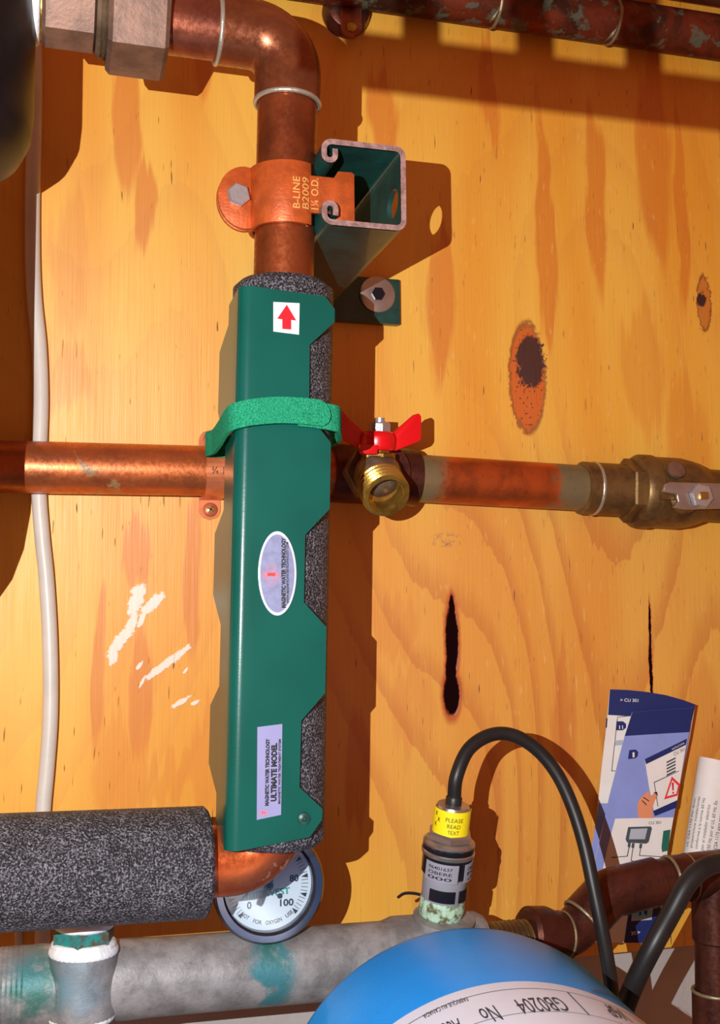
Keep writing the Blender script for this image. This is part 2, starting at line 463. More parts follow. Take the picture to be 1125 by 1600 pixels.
M['blue'] = simple('blue_tank_paint', (0.0,.31,.92), .36, 0, var=.03, spec=.4, bump=.0001, bscale=500)
M['label_w'] = simple('white_tank_label', lin(216,220,234), .45, 0, var=.02)
M['ink_line'] = simple('grey_ink', lin(60,56,66), .6, 0, var=0)
M['navy'] = simple('navy_print', lin(18,36,98), .45, 0, var=.05)
M['lav'] = simple('lavender_print', lin(132,146,206), .45, 0, var=.05)
M['paper'] = simple('white_paper', lin(226,220,214), .6, 0, var=.03)
M['skin'] = simple('skin_tone_print', lin(220,140,100), .5, 0, var=.03)
M['grey_print'] = simple('grey_print', lin(70,74,80), .5, 0, var=.05)
M['grey_light'] = simple('light_grey_print', lin(168,176,184), .5, 0, var=.05)
M['green_print'] = simple('green_print', lin(24,100,80), .5, 0, var=.05)
M['cyan_print'] = simple('light_blue_print', lin(110,190,232), .5, 0, var=.05)
M['lower'] = simple('grey_painted_wall', lin(176,172,168), .7, 0, var=.06, scale=20, bump=.0008, bscale=90)
M['concrete'] = simple('concrete_floor', lin(120,112,104), .85, 0, var=.15, scale=8, bump=.002, bscale=60)
def glass():
    g = G('gauge_glass'); nt = g.nt
    tr = nt.nodes.new('ShaderNodeBsdfTransparent'); gl = nt.nodes.new('ShaderNodeBsdfGlossy'); gl.inputs['Roughness'].default_value = .05
    fr = nt.nodes.new('ShaderNodeFresnel'); fr.inputs[0].default_value = 1.45
    mx = nt.nodes.new('ShaderNodeMixShader')
    nt.links.new(fr.outputs[0], mx.inputs[0]); nt.links.new(tr.outputs[0], mx.inputs[1]); nt.links.new(gl.outputs[0], mx.inputs[2])
    nt.links.new(mx.outputs[0], g.out.inputs[0]); return g.mat
M['glass'] = glass()

# ================================================================== the setting
zb = P(1000, 1486).z              # lower edge of the plywood
def plate_y(x0, x1, y0, y1, z0, z1): return box(V((x0+x1)/2,(y0+y1)/2,(z0+z1)/2), x1-x0, y1-y0, z1-z0)
o = obj('wall_back', plate_y(-1.1, 1.5, 0.0, .018, zb, 2.35), M['ply'], bevel=.0008); o['kind'] = 'structure'; o['label'] = 'varnished orange plywood sheet with knots and vertical grain'
o = obj('wall_lower', plate_y(-1.1, 1.5, .0185, .12, 0.0, 2.35), M['lower']); o['kind'] = 'structure'; o['label'] = 'pale grey painted wall below the plywood'
o = obj('floor', plate_y(-1.1, 1.5, -1.6, .0185, -.05, 0.0), M['concrete']); o['kind'] = 'structure'

# ================================================================== riser with the magnetic conditioner
DR = .14
A0 = P(449, 160, DR); A1 = P(425, 1300, DR)
RD = (A1 - A0).normalized()                       # down the riser
def riser(z): return A0 + (A1-A0)*((z - A0.z)/(A1.z - A0.z))
corner = on_plane(450, 62, A0, V(0,1,0)); corner = riser(corner.z)
hx = P(60, 7, DR); HD = (hx - corner).normalized()
lowc = riser(P(425, 1341, DR).z); lx = P(0, 1363, DR+.004); LD = (lx - lowc).normalized()
rp, rf = .0143, .0160
t = thing('copper_riser_pipe', 'brown copper riser pipe elbowing down into the green conditioner', 'pipe', A1)
pth = bend_path([corner+HD*.034, corner, corner+RD*.032], .0185, 14)
obj('elbow', [tube(pth, rf, 32)], M['copper_fit'], t)
obj('solder_ring', torus(corner+HD*.0345, HD, rf-.0006, .0012, 36), M['solder'], t)
obj('solder_ring', torus(corner+RD*.0325, RD, rf-.0006, .0012, 36), M['solder'], t)
obj('horizontal_tube', tube([corner+HD*.02, corner+HD*.062], rp, 32), M['copper_brown'], t)
obj('riser_tube', tube([corner+RD*.02, lowc-RD*.02], rp, 32), M['copper'], t)
pth = bend_path([lowc-RD*.045, lowc, lowc+LD*.050], .0200, 14)
obj('lower_elbow', tube(pth, .0154, 32), M['copper_flux'], t)
obj('lower_tube', tube([lowc+LD*.03, lowc+LD*.32], rp, 24), M['copper'], t)

# ---- union at the top left
t = thing('pipe_union', 'heavy bronze hex union joining the filter to the copper elbow', 'union', P(160, 22, DR))
def hpos(px): # distance along HD from the corner for a pixel column
    q = on_plane(px, 62 - .137*(450-px), A0, V(0,1,0)); return (q - corner).dot(HD)
ups = V(0,0,1)
obj('hex_nut', hexp(corner, HD, .0262, hpos(260), hpos(167), .002, up=V(0,.12,1)), M['bronze'], t)
obj('collar', lathe(corner, HD, [(.0150,hpos(168)),(.0195,hpos(167)),(.0205,hpos(163)),(.0188,hpos(160)),(.0200,hpos(156)),(.0188,hpos(150)),(.0140,hpos(149))], 40), M['brass_grey'], t)
obj('hex_body', lathe(corner, HD, [(.0165,hpos(150)),(.0185,hpos(146)),(.0185,hpos(72)),(.0165,hpos(66))], 8, .2), M['bronze'], t)
obj('thread_tape', [torus(corner+HD*hpos(57), HD, .0165, .0018, 32), torus(corner+HD*hpos(49), HD, .0168, .0022, 32), torus(corner+HD*hpos(41), HD, .0166, .0018, 32)], M['tape'], t)
obj('nipple', lathe(corner, HD, [(.0155,hpos(66)),(.0155,hpos(20))], 32), M['brass'], t)

# ---- black filter housing, mostly beyond the left edge of the frame
fx, fy = -.077, -.142
zl = P(20, 182, .2).z
t = thing('water_filter', 'glossy black filter housing at the upper left edge', 'filter', V(fx,fy,zl-.25))
R = .0715
prof = [(.040,.0),(.052,.0),(.060,.0025),(.0665,.008),(.0705,.016),(R,.026),(R,.085),(R-.004,.1),(.04,.108),(.02,.11)]
obj('head', lathe(V(fx,fy,zl), V(0,0,1), prof, 56), M['black'], t)
zs = P(0, 925, .14).z
obj('sump', lathe(V(fx,fy,0), V(0,0,1), [(.012,zs-.012),(.022,zs-.0105),(.031,zs-.006),(.039,zs+.001),(.0455,zs+.011),(.0500,zs+.024),(.0525,zs+.040),(.0535,zs+.058),(.0535,zl-.012),(.0535,zl-.010),(.0535,zl+.006)], 48), M['sump'], t)

# ---- strut bracket
DS = .161
sc = P(569, 289, DS); hs = .0206; th = .0026
t = thing('strut_bracket', 'dark green slotted strut arm with a rusty cut end', 'bracket', V(sc.x, 0, sc.z))
# C profile in (x,z), open to the left, rounded corners, curled lips
def cprof():
    r = .005; pts = []
    def arc(cx, cz, rr, a0, a1, n=5):
        return [(cx+rr*math.cos(a0+(a1-a0)*k/n), cz+rr*math.sin(a0+(a1-a0)*k/n)) for k in range(n+1)]
    lip = .0098
    c = [(-hs+.0062, hs-lip+.001)] + arc(-hs+.0042, hs-lip+.0016, .0036, 0-.2, -PI*.98, 6)[0:7]
    c = [(-hs+.0066, hs-lip+.0052)] + arc(-hs+.0040, hs-lip+.0022, .0027, 0, -PI, 7)
    c += arc(-hs+r, hs-r, r-th/2, PI, PI/2)
    c += arc(hs-r, hs-r, r-th/2, PI/2, 0)
    return c
half = cprof()
line = half + [(x, -z) for x, z in reversed(half)]
def offset_poly(line, w):
    L, Rr = [], []
    for i in range(len(line)):
        a = line[max(i-1,0)]; b = line[min(i+1,len(line)-1)]
        dx, dz = b[0]-a[0], b[1]-a[1]; l = math.hypot(dx,dz) or 1
        L.append((line[i][0]-dz/l*w, line[i][1]+dx/l*w)); Rr.append((line[i][0]+dz/l*w, line[i][1]-dx/l*w))
    return L, Rr
Lp, Rp = offset_poly(line, th/2)
n = len(line); iw = len(half)-1                      # segment iw is the long web on the right
vs_, fs = [], []
for y in (-DS, 0.0):
    for q in Lp: vs_.append(V(sc.x+q[0], y, sc.z+q[1]))
    for q in Rp: vs_.append(V(sc.x+q[0], y, sc.z+q[1]))
for i in range(n-1):
    if i != iw:
        fs += [(i, i+1, 2*n+i+1, 2*n+i), (n+i, 3*n+i, 3*n+i+1, n+i+1)]
for e in (0, n-1): fs.append((e, 2*n+e, 3*n+e, n+e))
# web with a round punched hole
xi, xo = sc.x + min(Lp[iw][0],Rp[iw][0]), sc.x + max(Lp[iw][0],Rp[iw][0])
hc = on_plane(615, 316, V(xi,0,0), V(1,0,0)); hr = .0072; hy, hz = max(hc.y, -DS + hr*1.25 + .004), sc.z - .003
z0, z1 = sc.z + half[-1][1]*-1, sc.z + half[-1][1]
def web(x):
    v, f = [], []; N = 32
    for k in range(N):
        a = 2*PI*k/N; v.append(V(x, hy+hr*1.25*math.cos(a), hz+hr*math.sin(a)))
    ya, yb = -DS, 0.0
    for k in range(N):
        a = 2*PI*k/N; c_, s_ = math.cos(a), math.sin(a)
        m_ = max(abs(c_), abs(s_)); c_, s_ = c_/m_, s_/m_
        yy = hy + (c_*(yb-hy) if c_ > 0 else c_*(hy-ya)); zz = hz + (s_*(z1-hz) if s_ > 0 else s_*(hz-z0))
        v.append(V(x, yy, zz))
    for k in range(N):
        k2 = (k+1) % N; f.append((k, k2, N+k2, N+k))
    return v, f
wv, wf = web(xi); wv2, wf2 = web(xo)
rim = (wv[:32] + wv2[:32], [(k, (k+1)%32, 32+(k+1)%32, 32+k) for k in range(32)])
obj('channel', [(vs_, fs), (wv, wf), (wv2, wf2), rim], M['strut'], t, ang=45)
e1 = [V(sc.x+q[0], -DS-.0002, sc.z+q[1]) for q in Lp]; e2 = [V(sc.x+q[0], -DS-.0002, sc.z+q[1]) for q in Rp]
ev = e1 + e2; ef = [(i, i+1, n+i+1, n+i) for i in range(n-1)]
ev3 = [v + V(0,.0012,0) for v in ev]
fe = ef + [tuple(2*n+k for k in reversed(f)) for f in ef]
for i in range(n-1): fe += [(i, 2*n+i, 2*n+i+1, i+1), (n+i, n+i+1, 3*n+i+1, 3*n+i)]
fe += [(0, n, 3*n, 2*n), (n-1, 3*n-1, 4*n-1, 2*n-1)]
obj('cut_end', (ev + ev3, fe), M['strut_cut'], t, smooth=False)
pa, pb = P(425, 421, .006), P(626, 507, .006)
obj('base_plate', plate_y(pa.x, pb.x, -.006, 0, pb.z, pa.z), M['strut'], t, bevel=.0008)
wc = P(590, 460, .007)
obj('washer', lathe(V(wc.x,-.006,wc.z), V(0,-1,0), [(.0001,0),(.0112,0),(.0112,.0012),(.0098,.0019),(.0032,.0019),(.003,.0005)], 36), M['steel'], t)
obj('lag_screw', hexp(V(wc.x,-.007,wc.z), V(0,-1,0), .0042, 0, .003, .0006), M['sensor_dark'], t)

# ---- strut clamp around the riser
ct = P(400, 256, DR+.008).z; cb = P(400, 352, DR+.008).z
zc = (ct+cb)/2; ca = riser(zc)
t = thing('pipe_clamp', 'copper plated two piece clamp bolting the riser to the strut', 'clamp', ca)
hh = (ct-cb)/2
# section of one half: ear - half round - flat tab, as a strip in (x, y)
def halfstrip(sgn, zsel):
    r = rp + .0016; line = []
    x0 = P(343, 310, DR).x - ca.x
    line.append((x0, -.0014*sgn)); line.append((-r-.0015, -.0014*sgn))
    for k in range(0, 15):
        a = PI - PI*k/14
        line.append((r*math.cos(a), -sgn*max(r*math.sin(a), .0014)))
    return line
DT = DR + .0155; xt = P(554, 300, DT).x - ca.x; xn0 = P(482, 300, DT).x - ca.x; xn1 = P(522, 300, DT).x - ca.x
xe = P(339, 310, DR).x - ca.x
for sgn in (1, -1):
    parts = []
    r = rp + .0011
    g2 = .0006
    def strip(pts, z0, z1, tk=.0022):
        v, f = [], []; m_ = len(pts)
        for q in pts:
            for zz in (z0, z1): v.append(V(ca.x+q[0], ca.y - sgn*q[1], zz))
        for q in pts:
            for zz in (z0, z1): v.append(V(ca.x+q[0]*(1 if abs(q[2])<.5 else (r+tk)/r), ca.y - sgn*(q[1]+tk if abs(q[2])<.5 else q[1]*(r+tk)/r), zz))
        for i in range(m_-1):
            f += [(2*i, 2*i+1, 2*i+3, 2*i+2), (2*m_+2*i, 2*m_+2*i+2, 2*m_+2*i+3, 2*m_+2*i+1),
                  (2*i, 2*i+2, 2*m_+2*i+2, 2*m_+2*i), (2*i+1, 2*m_+2*i+1, 2*m_+2*i+3, 2*i+3)]
        f += [(0, 2*m_, 2*m_+1, 1), (2*m_-2, 2*m_-1, 4*m_-1, 4*m_-2)]
        return v, f
    # half round cup
    cup = []; AE = math.radians(58)
    for k in range(0, 21):
        a = PI - (PI-AE)*k/20
        cup.append((r*math.cos(a), max(r*math.sin(a), 0), 1))
    parts.append(strip(cup, cb, ct))
    xf, yf = r*math.cos(AE), r*math.sin(AE)
    # flat shoulder, notch and tab (a plate parallel to the wall)
    tk = .0024
    y0 = ca.y - sgn*.0006
    poly = [(xf, hh), (xn0, hh), (xn0, hh*.60), (xn1, hh*.60), (xn1+.002, hh*.82), (xt-.0015, hh*.84), (xt, hh*.78), (xt, -hh*.84),
            (xn1, -hh*.84), (xn1, -hh*.60), (xn0-.0005, -hh*.60), (xn0-.0005, -hh), (xf, -hh)]
    parts.append(prism([V(ca.x+a, ca.y - sgn*yf, zc+b) for a, b in poly], V(0, -sgn*tk, 0)))
    # rounded ear
    re = hh*1.02; cxe = xe + re*.86
    ear = [(-r+.001, re*.95)] + [(cxe + re*.86*math.cos(PI/2+PI*k/16), re*math.sin(PI/2+PI*k/16)) for k in range(17)] + [(-r+.001, -re*.95)]
    parts.append(prism([V(ca.x+a, y0, zc+b) for a, b in ear], V(0, -sgn*tk, 0)))
    o = obj('clamp_half', parts, M['clamp'], t, bevel=.0005)
    if sgn == 1:
        front = o
bc = P(372, 306, DR+.004)
obj('hex_bolt', [hexp(V(bc.x, ca.y-.003, bc.z), V(0,-1,0), .0056, 0, .004, .0007, phase=.3), lathe(V(bc.x, ca.y+.012, bc.z), V(0,-1,0), [(.003,0),(.003,.016)], 16)], M['zinc'], t)
obj('bolt_nut', hexp(V(bc.x, ca.y+.003, bc.z), V(0,1,0), .0056, 0, .005, .0007), M['zinc'], t)
lt = []
for body, px in (('B-LINE', 467), ('B2009', 482), ('1¼ O.D.', 497)):
    yt = -.0034
    def onclamp(pxx, pyy):
        q = P(pxx, pyy, DR+.0035)
        dx = q.x - ca.x; r2 = r + .0022
        yy = math.sqrt(max(r2*r2 - dx*dx, 0)) if abs(dx) < r2 else 0
        return V(q.x, ca.y - max(yy, .0031) - .00025, q.z)
    for k in (0,):
        A, B = P(px, 328, DT), P(px, 279, DT)
        hgt = .0034
        def fn(u, v, A=A, B=B):
            q = A + (B-A)*u; q = q + V(-hgt*v, 0, 0)
            dx = q.x - ca.x; r2 = r + .0022
            yy = math.sqrt(max(r2*r2 - dx*dx, 0)) if dx < xf else 0
            return V(q.x, ca.y - max(yy, yf+.0024) - .0003, q.z)
        lt.append(text_map(body, fn, .012))
obj('embossed_lettering', lt, M['raised'], front, smooth=False)

# ---- foam sleeve on the riser
ft, fb = riser(P(443, 446, DR).z), riser(P(425, 1318, DR).z)
FR = .0238
o = obj('foam_sleeve', lathe(ft, RD, [(rp+.0004,0),(FR-.003,0),(FR,.003),(FR,(fb-ft).length-.003),(FR-.003,(fb-ft).length),(rp+.0004,(fb-ft).length)], 48, closed=True), M['foam'])
tag(o, 'speckled black foam sleeve on the riser behind the green cover', 'pipe insulation')
# ---- green conditioner cover: an angle of sheet steel
dF = DR + FR + .0012
t = thing('water_conditioner', 'green steel magnetic water conditioner strapped to the foam riser', 'conditioner', fb)
edgeR = [(508,463),(523,483),(523,503),(484,539),(483,648),(517,692),(515,795),(477,836),(475,941),(510,980),(508,1083),(471,1126),(468,1230),(504,1264),(503,1281),(484,1308)]
bendx = -FR - .0012; br = .0055; tk = .0016
def fz(px, py): return P(px, py, dF)
front = [(q.x - riser(q.z).x, q.z) for q in (fz(*e) for e in edgeR)]
# left leg: how far it reaches back, by height
ztop = fz(394, 447).z; zbot = fz(374, 1330).z
Xc = lambda z: riser(z).x + bendx
def lz(px, py):                  # z on the left leg's plane
    q = on_plane(px, py, V(Xc(A0.z), 0, A0.z), V(A0.z-A1.z, 0, -(riser(A0.z).x-riser(A1.z).x)).normalized()); return q.z, -q.y
edgeL = [lz(*e) for e in [(364,467),(360,503),(346,546),(344,640),(352,700),(352,795),(338,833),(336,929),(350,977),(350,1075),(336,1106),(335,1200),(348,1250),(348,1296)]]
deep, shal = dF - .056, dF - .030
prof_ = [shal, shal, deep, deep, shal, shal, deep, deep, shal, shal, deep, deep, shal, shal]
edgeL = [(z, d) for (z, _), d in zip(edgeL, prof_)]
def mid_grid():
    vs_, fs = [], []
    # outline in unrolled space (s, z): s<0 left leg, s>0 front leg
    arc = br*PI/2
    def unroll(s, z):            # s measured from the middle of the bend
        xb = Xc(z)
        if s >= arc/2:  return V(xb + br + (s-arc/2), -dF, z)
        if s <= -arc/2: return V(xb, -dF + br + (-s-arc/2), z)
        a = (s + arc/2)/br
        return V(xb + br - br*math.cos(a), -dF + br - br*math.sin(a), z)
    out = []
    for x, z in front: out.append((arc/2 + (x - bendx - br), z))
    left = [(-(arc/2 + (dF - br - d)), z) for z, d in edgeL]
    # right edge from top to bottom, left edge from bottom to top
    poly = [(arc/2, ztop)] + out + [(arc/2, zbot)]
    zs_ = sorted(set([p[1] for p in out] + [p[1] for p in left] + [ztop, zbot]))
    def at(line, z):
        line = sorted(line, key=lambda q: q[1])
        if z <= line[0][1]: return line[0][0]
        for a, b in zip(line, line[1:]):
            if a[1] <= z <= b[1]:
                return a[0] if b[1]-a[1] < 1e-9 else a[0] + (b[0]-a[0])*(z-a[1])/(b[1]-a[1])
        return line[-1][0]
    ztl, zbl = left[0][1], left[-1][1]; ztr, zbr = out[0][1], out[-1][1]
    rows = []
    N = 240
    # rows run along constant t, from each side's own top to its own bottom
    def side_z(t_, a, b): return a + (b-a)*t_
    outT = [0.0, 1.0]
    tt = set([0.0, 1.0])
    for s, z in out: tt.add((z-ztr)/(zbr-ztr))
    for s, z in left: tt.add((z-ztl)/(zbl-ztl))
    tt = sorted(tt); full = []
    for a, b in zip(tt, tt[1:]):
        if b-a > 1e-5: full += [a, a+(b-a)*.5]
    full.append(1.0)
    ss = [arc/2 - arc*k/8 for k in range(9)]
    g = []
    for t_ in full:
        zr = side_z(t_, ztr, zbr); zl_ = side_z(t_, ztl, zbl); zm = side_z(t_, ztop, zbot)
        row = []
        sr = at(out, zr); sl = at(left, zl_)
        for k in range(9): 
            f = k/8; row.append(unroll(sr + (arc/2-sr)*f, zr + (zm-zr)*f))
        for s in ss[1:]: row.append(unroll(s, zm))
        for k in range(1, 5):
            f = k/4; row.append(unroll(-arc/2 + (sl+arc/2)*f, zm + (zl_-zm)*f))
        g.append(row)
    return g
gg = mid_grid(); nu, nv = len(gg)-1, len(gg[0])-1
cover = obj('cover', sheet(lambda u, v: gg[round(u*nu)][round(v*nv)], nu, nv, tk if False else -tk), M['green'], t, ang=50)
NF = V(0,-1,0)
def fp(px, py, lay=0): return P(px, py, dF + .0002 + lay*.00018 + .00005)
# arrow sticker
st = obj('arrow_sticker', prism([fp(427,472),(fp(468,474)),fp(467,523),fp(427,518)], NF*.0002), M['sticker_w'], t, smooth=False)
ar = [(448,476),(463,501),(455,500),(455,515),(441,514),(441,499),(433,498)]
obj('arrow_print', prism([fp(a,b,1) for a,b in ar], NF*.0001), M['sticker_red'], st, smooth=False)
# oval badge
bcx, bcy, ba, bb = 433, 896, 30, 66
def ell(k, a, b, lay): return [fp(bcx + a*math.cos(q) - .0*math.sin(q), bcy + b*math.sin(q), lay) for q in [2*PI*i/k for i in range(k)]]
st = obj('oval_badge', prism(ell(48, ba, bb, 0), NF*.0006), M['badge_rim'], t, bevel=.0002)
obj('silver_face', prism(ell(48, ba-3.5, bb-5, 5), NF*.0001), M['badge'], st, smooth=False)
UPL = V(-1,0,0)
each('lettering', [text_fit('MAGNETIC WATER TECHNOLOGY', fp(446,950,6), fp(446,840,6), UPL, .0017, .06), text_fit('WWW.MAGNETICWATERTECHNOLOGY.COM', fp(451.5,943,6), fp(450.5,847,6), UPL, .0010, .04)], M['ink'], st)
def ribbon(pts, w, thick):       # flat closed ribbon from coplanar points on the front (normal -Y)
    vs_, fs = [], []; m_ = len(pts)
    for i in range(m_):
        a = pts[i-1] if i else pts[0]; b = pts[(i+1) % m_] if i < m_-1 else pts[-1]
        tg = (b-a).normalized(); nn = tg.cross(NF).normalized()*w/2
        vs_ += [pts[i]+nn, pts[i]-nn]
    for i in range(m_-1): fs.append((2*i, 2*i+1, 2*i+3, 2*i+2))
    return vs_, fs
em = []
for s in (-1, 1):
    for rr in (7, 12, 17):
        em.append(ribbon([fp(424 + rr*.45*math.cos(a), 898 + s*rr*.55 + rr*.5*math.sin(a), 6) for a in [2*PI*k/16 for k in range(17)]], .00018, 0))
    for a in (-.5, -.25, 0, .25, .5):
        em.append(ribbon([fp(424 + s*4, 898, 6), fp(424 + s*15*math.cos(a), 898 + 14*math.sin(a), 6)], .00022, 0))
obj('field_lines', em, M['ink_pink'], st, smooth=False)
obj('magnet_mark', [prism([fp(418,895,7),fp(430,895,7),fp(430,900,7),fp(418,900,7)], NF*.00005)], M['ink_red'], st, smooth=False)
# name plate
st = obj('name_plate', prism([fp(402,1136),fp(441,1131),fp(439,1273),fp(401,1281)], NF*.0003), M['plate'], t, smooth=False)
obj('lettering', [text_fit('MAGNETIC WATER TECHNOLOGY', fp(419.5,1259,3), fp(421,1154,3), UPL, .0015, .06), text_fit('ULTIMATE MODEL', fp(431.5,1252,3), fp(432.5,1161,3), UPL, .0023, .06),
                  text_fit('MAGNETIC WATER TREATMENT SYSTEM', fp(438,1256,3), fp(439,1155,3), UPL, .0010, .04)], M['ink'], st, smooth=False)
em = [ribbon([fp(412 + s*3*math.cos(a)*.8, 1270 + 4*math.sin(a), 3) for a in [2*PI*k/12 for k in range(13)]], .0003, 0) for s in (1,)]
em += [ribbon([fp(412-6,1270+b*5,3), fp(412+6,1270-b*5,3)], .0003, 0) for b in (-.6, 0, .6)]
obj('magnet_mark', em, M['ink_pink'], st, smooth=False)
rc = fp(475,1279)
obj('screw', [lathe(rc, NF, [(.0028,0),(.0026,.0009),(.0012,.0013),(.0008,.0005)], 20)], M['strut'], t)

# ---- green hook and loop strap
zc_ = riser(P(440,655,dF).z)
def sp(px, py, d): return P(px, py, d)
zF = lambda py: P(440, py, dF).z
def sl_(dx, d, py): z = zF(py); return V(riser(z).x + dx, -d, z)
b0 = bendx
cl = [(.0165,dF+.0042,649),(.008,dF+.0044,645),(-.006,dF+.0042,644),(b0+.008,dF+.0040,648),(b0+.0035,dF+.0030,651),(b0-.0012,dF-.0006,655),(b0-.0026,dF-.008,660),(b0-.0030,dF-.022,668),(b0-.0030,dF-.040,672),(b0-.0022,dF-.060,668),(.0,dF-.064,662),(.020,dF-.055,658),(.0262,dF-.038,656),(.0262,dF-.020,656),(.0235,dF-.008,655),(.0195,dF+.0012,652),(.010,dF+.0020,648),(.002,dF+.0020,646)]
allp = spline([sl_(*q) for q in cl], 12)
wS = .0118
def strapfn(u, v):
    f = u*(len(allp)-1); i = min(int(f), len(allp)-2); q = allp[i].lerp(allp[i+1], f-i)
    hw = wS/2
    e = (q - allp[0]).length if u < .1 else 1   # rounded free end
    if e < hw: hw = math.sqrt(max(hw*hw - (hw-e)**2, 1e-9))
    tilt = V(0,0,1)
    return q + tilt*(hw*(1-2*v))
us = []
o = obj('fastening_strap', sheet(strapfn, 204, 4, -.0015), M['velcro'], bevel=0, ang=60)
tag(o, 'bright green hook-and-loop strap wrapped around the green conditioner', 'strap')

# ---- foam sleeve on the lower horizontal run
fs0 = lowc + LD*((P(321,1343,DR)-lowc).dot(LD)); 
Ll = .34; FR2 = .0241
o = obj('foam_sleeve', lathe(fs0, LD, [(rp+.0006,0),(FR2-.0015,0),(FR2,.0015),(FR2,Ll),(rp+.0006,Ll)], 56, closed=True), M['foam'])
tag(o, 'thick speckled black foam sleeve running level at lower left', 'pipe insulation')

# ================================================================== pipes on the plywood
DW = .019
def wallpipe(px0, py0, px1, py1, d=DW): return P(px0,py0,d), P(px1,py1,d)
a, b = wallpipe(-330, 722, 560, 741)
o = obj('wall_pipe', tube([a, b], rp, 36), M['copper_pale']); tag(o, 'shiny copper pipe level on the plywood left of the conditioner', 'pipe')
axL = (b-a).normalized()
t = thing('pipe_strap', 'two-hole copper strap holding the left wall pipe, partly behind conditioner', 'pipe strap', P(334,735,0))
pc = a + axL*((P(335,735,DW)-a).dot(axL)); ws = .0125/2
upz = V(0,0,1); upz = (upz - axL*upz.dot(axL)).normalized()
line = []
R2 = rp + .0006
for zz in (-.0265, -R2): line.append((zz, 0.0011))
for k in range(0, 19):
    an = -PI/2 + PI*k/18; line.append((R2*math.sin(an)*1.0, DW + R2*math.cos(an) if k not in (0,18) else DW))
line += [(R2, .0011), (.0265, .0011)]
def sfn(u, v):
    f = u*(len(line)-1); i = min(int(f), len(line)-2); q0, q1 = line[i], line[i+1]; w = f-i
    zz = q0[0]+(q1[0]-q0[0])*w; dd = q0[1]+(q1[1]-q0[1])*w
    ext = .0265 - abs(zz); hw = ws
    if ext < ws: hw = math.sqrt(max(ws*ws-(ws-ext)**2, 1e-9))
    base = pc + upz*zz + axL*(hw*(1-2*v)); base.y = -dd; return base
band = obj('band', sheet(sfn, 22*8, 4, .0014), M['strap'], t, ang=40)
obj('stamped_mark', [text_map('¾ P', lambda u, v: pc + axL*(-.0042+.0085*u) + upz*(-.0035+.004*v) + V(0, -math.sqrt(max((R2+.0019)**2 - (-.0035+.004*v)**2,0)), 0), .0)], M['brass_dull'], band, smooth=False)
for s in (-1, 1):
    c0 = pc + upz*(s*.0205); c0.y = -.0024
    so = obj('screw', lathe(c0, V(0,-1,0), [(.0042,0),(.0040,.0009),(.0026,.0018),(.0,.0021)], 24), M['strap'], t)
    obj('cross_slot', [box(c0+V(0,-.0020,0), .0046, .0007, .0009, Matrix.Rotation(.5,3,'Y')), box(c0+V(0,-.0020,0), .0009, .0007, .0046, Matrix.Rotation(.5,3,'Y'))], M['brass_dull'], so, smooth=False)

a2, b2 = P(560, 742, DW), P(925, 763.5, DW)
axR = (b2-a2).normalized()
o = obj('wall_pipe', tube([a2, b2], rp, 36), M['copper_green']); tag(o, 'green-tinged copper pipe between the hose tap and ball valve', 'pipe')
c = P(651, 748, DW)

# ---- hose bibb
t = thing('hose_tap', 'brass boiler drain tap with red wing handle', 'tap', P(590,740,DW))
tc_ = P(583, 743, DW)
obj('tee', [lathe(tc_, axR, [(rp+.001,-.026),(rp+.003,-.026),(rp+.003,.026),(rp+.001,.026)], 32), lathe(V(tc_.x,tc_.y,tc_.z), V(0,-1,0), [(rp+.002,0),(rp+.002,.021)], 32)], M['copper_dark'], t)  # dark copper puts the tap's shadow into the tee's own colour
hc_ = P(590, 738, .040)
obj('hex_shoulder', hexp(V(hc_.x-.004, -.038, hc_.z), V(0,-1,0), .0165, -.003, .006, .001), M['brass_grey'], t)
oc = P(604, 774, .068); od = V(.03,-.80,-.58).normalized()
ob_ = P(592, 742, .054)
obj('body', [lathe(V(ob_.x, -.042, ob_.z), V(0,-1,0), [(.011,0),(.0125,.004),(.0132,.010),(.0120,.016),(.008,.021),(.001,.0235)], 32),
             tube([ob_, oc - od*.012], [.0122, .0128], 32)], M['brass_grey'], t)
pr = [(.0108,-.016),(.0124,-.015)]
for k in range(4):
    h = -.0125 + k*.0032; pr += [(.0124,h),(.0136,h+.0008),(.0136,h+.0014),(.0124,h+.0022)]
pr += [(.0128,.0),(.0126,.0012),(.0106,.0012),(.0100,.0),(.0098,-.010),(.0075,-.011),(.0072,-.015),(.0001,-.0155)]
obj('threaded_outlet', lathe(oc, od, pr, 40), M['brass'], t)
sb = P(591, 716, .052)
obj('stem', [lathe(sb, V(.0,-.10,1), [(.0085,-.006),(.0085,.0),(.0062,.001),(.0062,.008),(.0035,.009),(.0035,.018)], 24)], M['brass'], t)
obj('packing_nut', hexp(sb, V(0,-.10,1), .0098, -.004, .003, .0008), M['brass'], t)
hd = .056
hub = P(589, 692, .054)
ha = obj('wing_handle', [prism([P(x_,y_,hd) for x_,y_ in [(603,674),(612,678),(646,648),(655,645),(659,650),(659,684),(655,690),(620,704),(600,706)]], V(.0,.0035,0)),
                    prism([P(x_,y_,hd) for x_,y_ in [(580,674),(570,674),(549,656),(531,637),(526,642),(525,676),(530,682),(556,697),(580,706)]], V(.0,.0035,0)),
                    lathe(hub, V(0,-.10,1), [(.0060,-.0045),(.0098,-.0045),(.0106,-.002),(.0106,.0035),(.009,.0062),(.004,.0064)], 32),
                    prism([P(562,693,.0650),P(592,695,.0660),P(590,710,.0650),P(563,709,.0640)], V(0,.003,0))], M['red'], t, bevel=.0009)
nt_ = P(593, 668, .054)
obj('handle_nut', [hexp(nt_, V(0,-.15,1), .0062, -.004, .003, .0008), lathe(nt_, V(0,-.15,1), [(.0028,.003),(.0028,.0055)], 16)], M['zinc'], t)

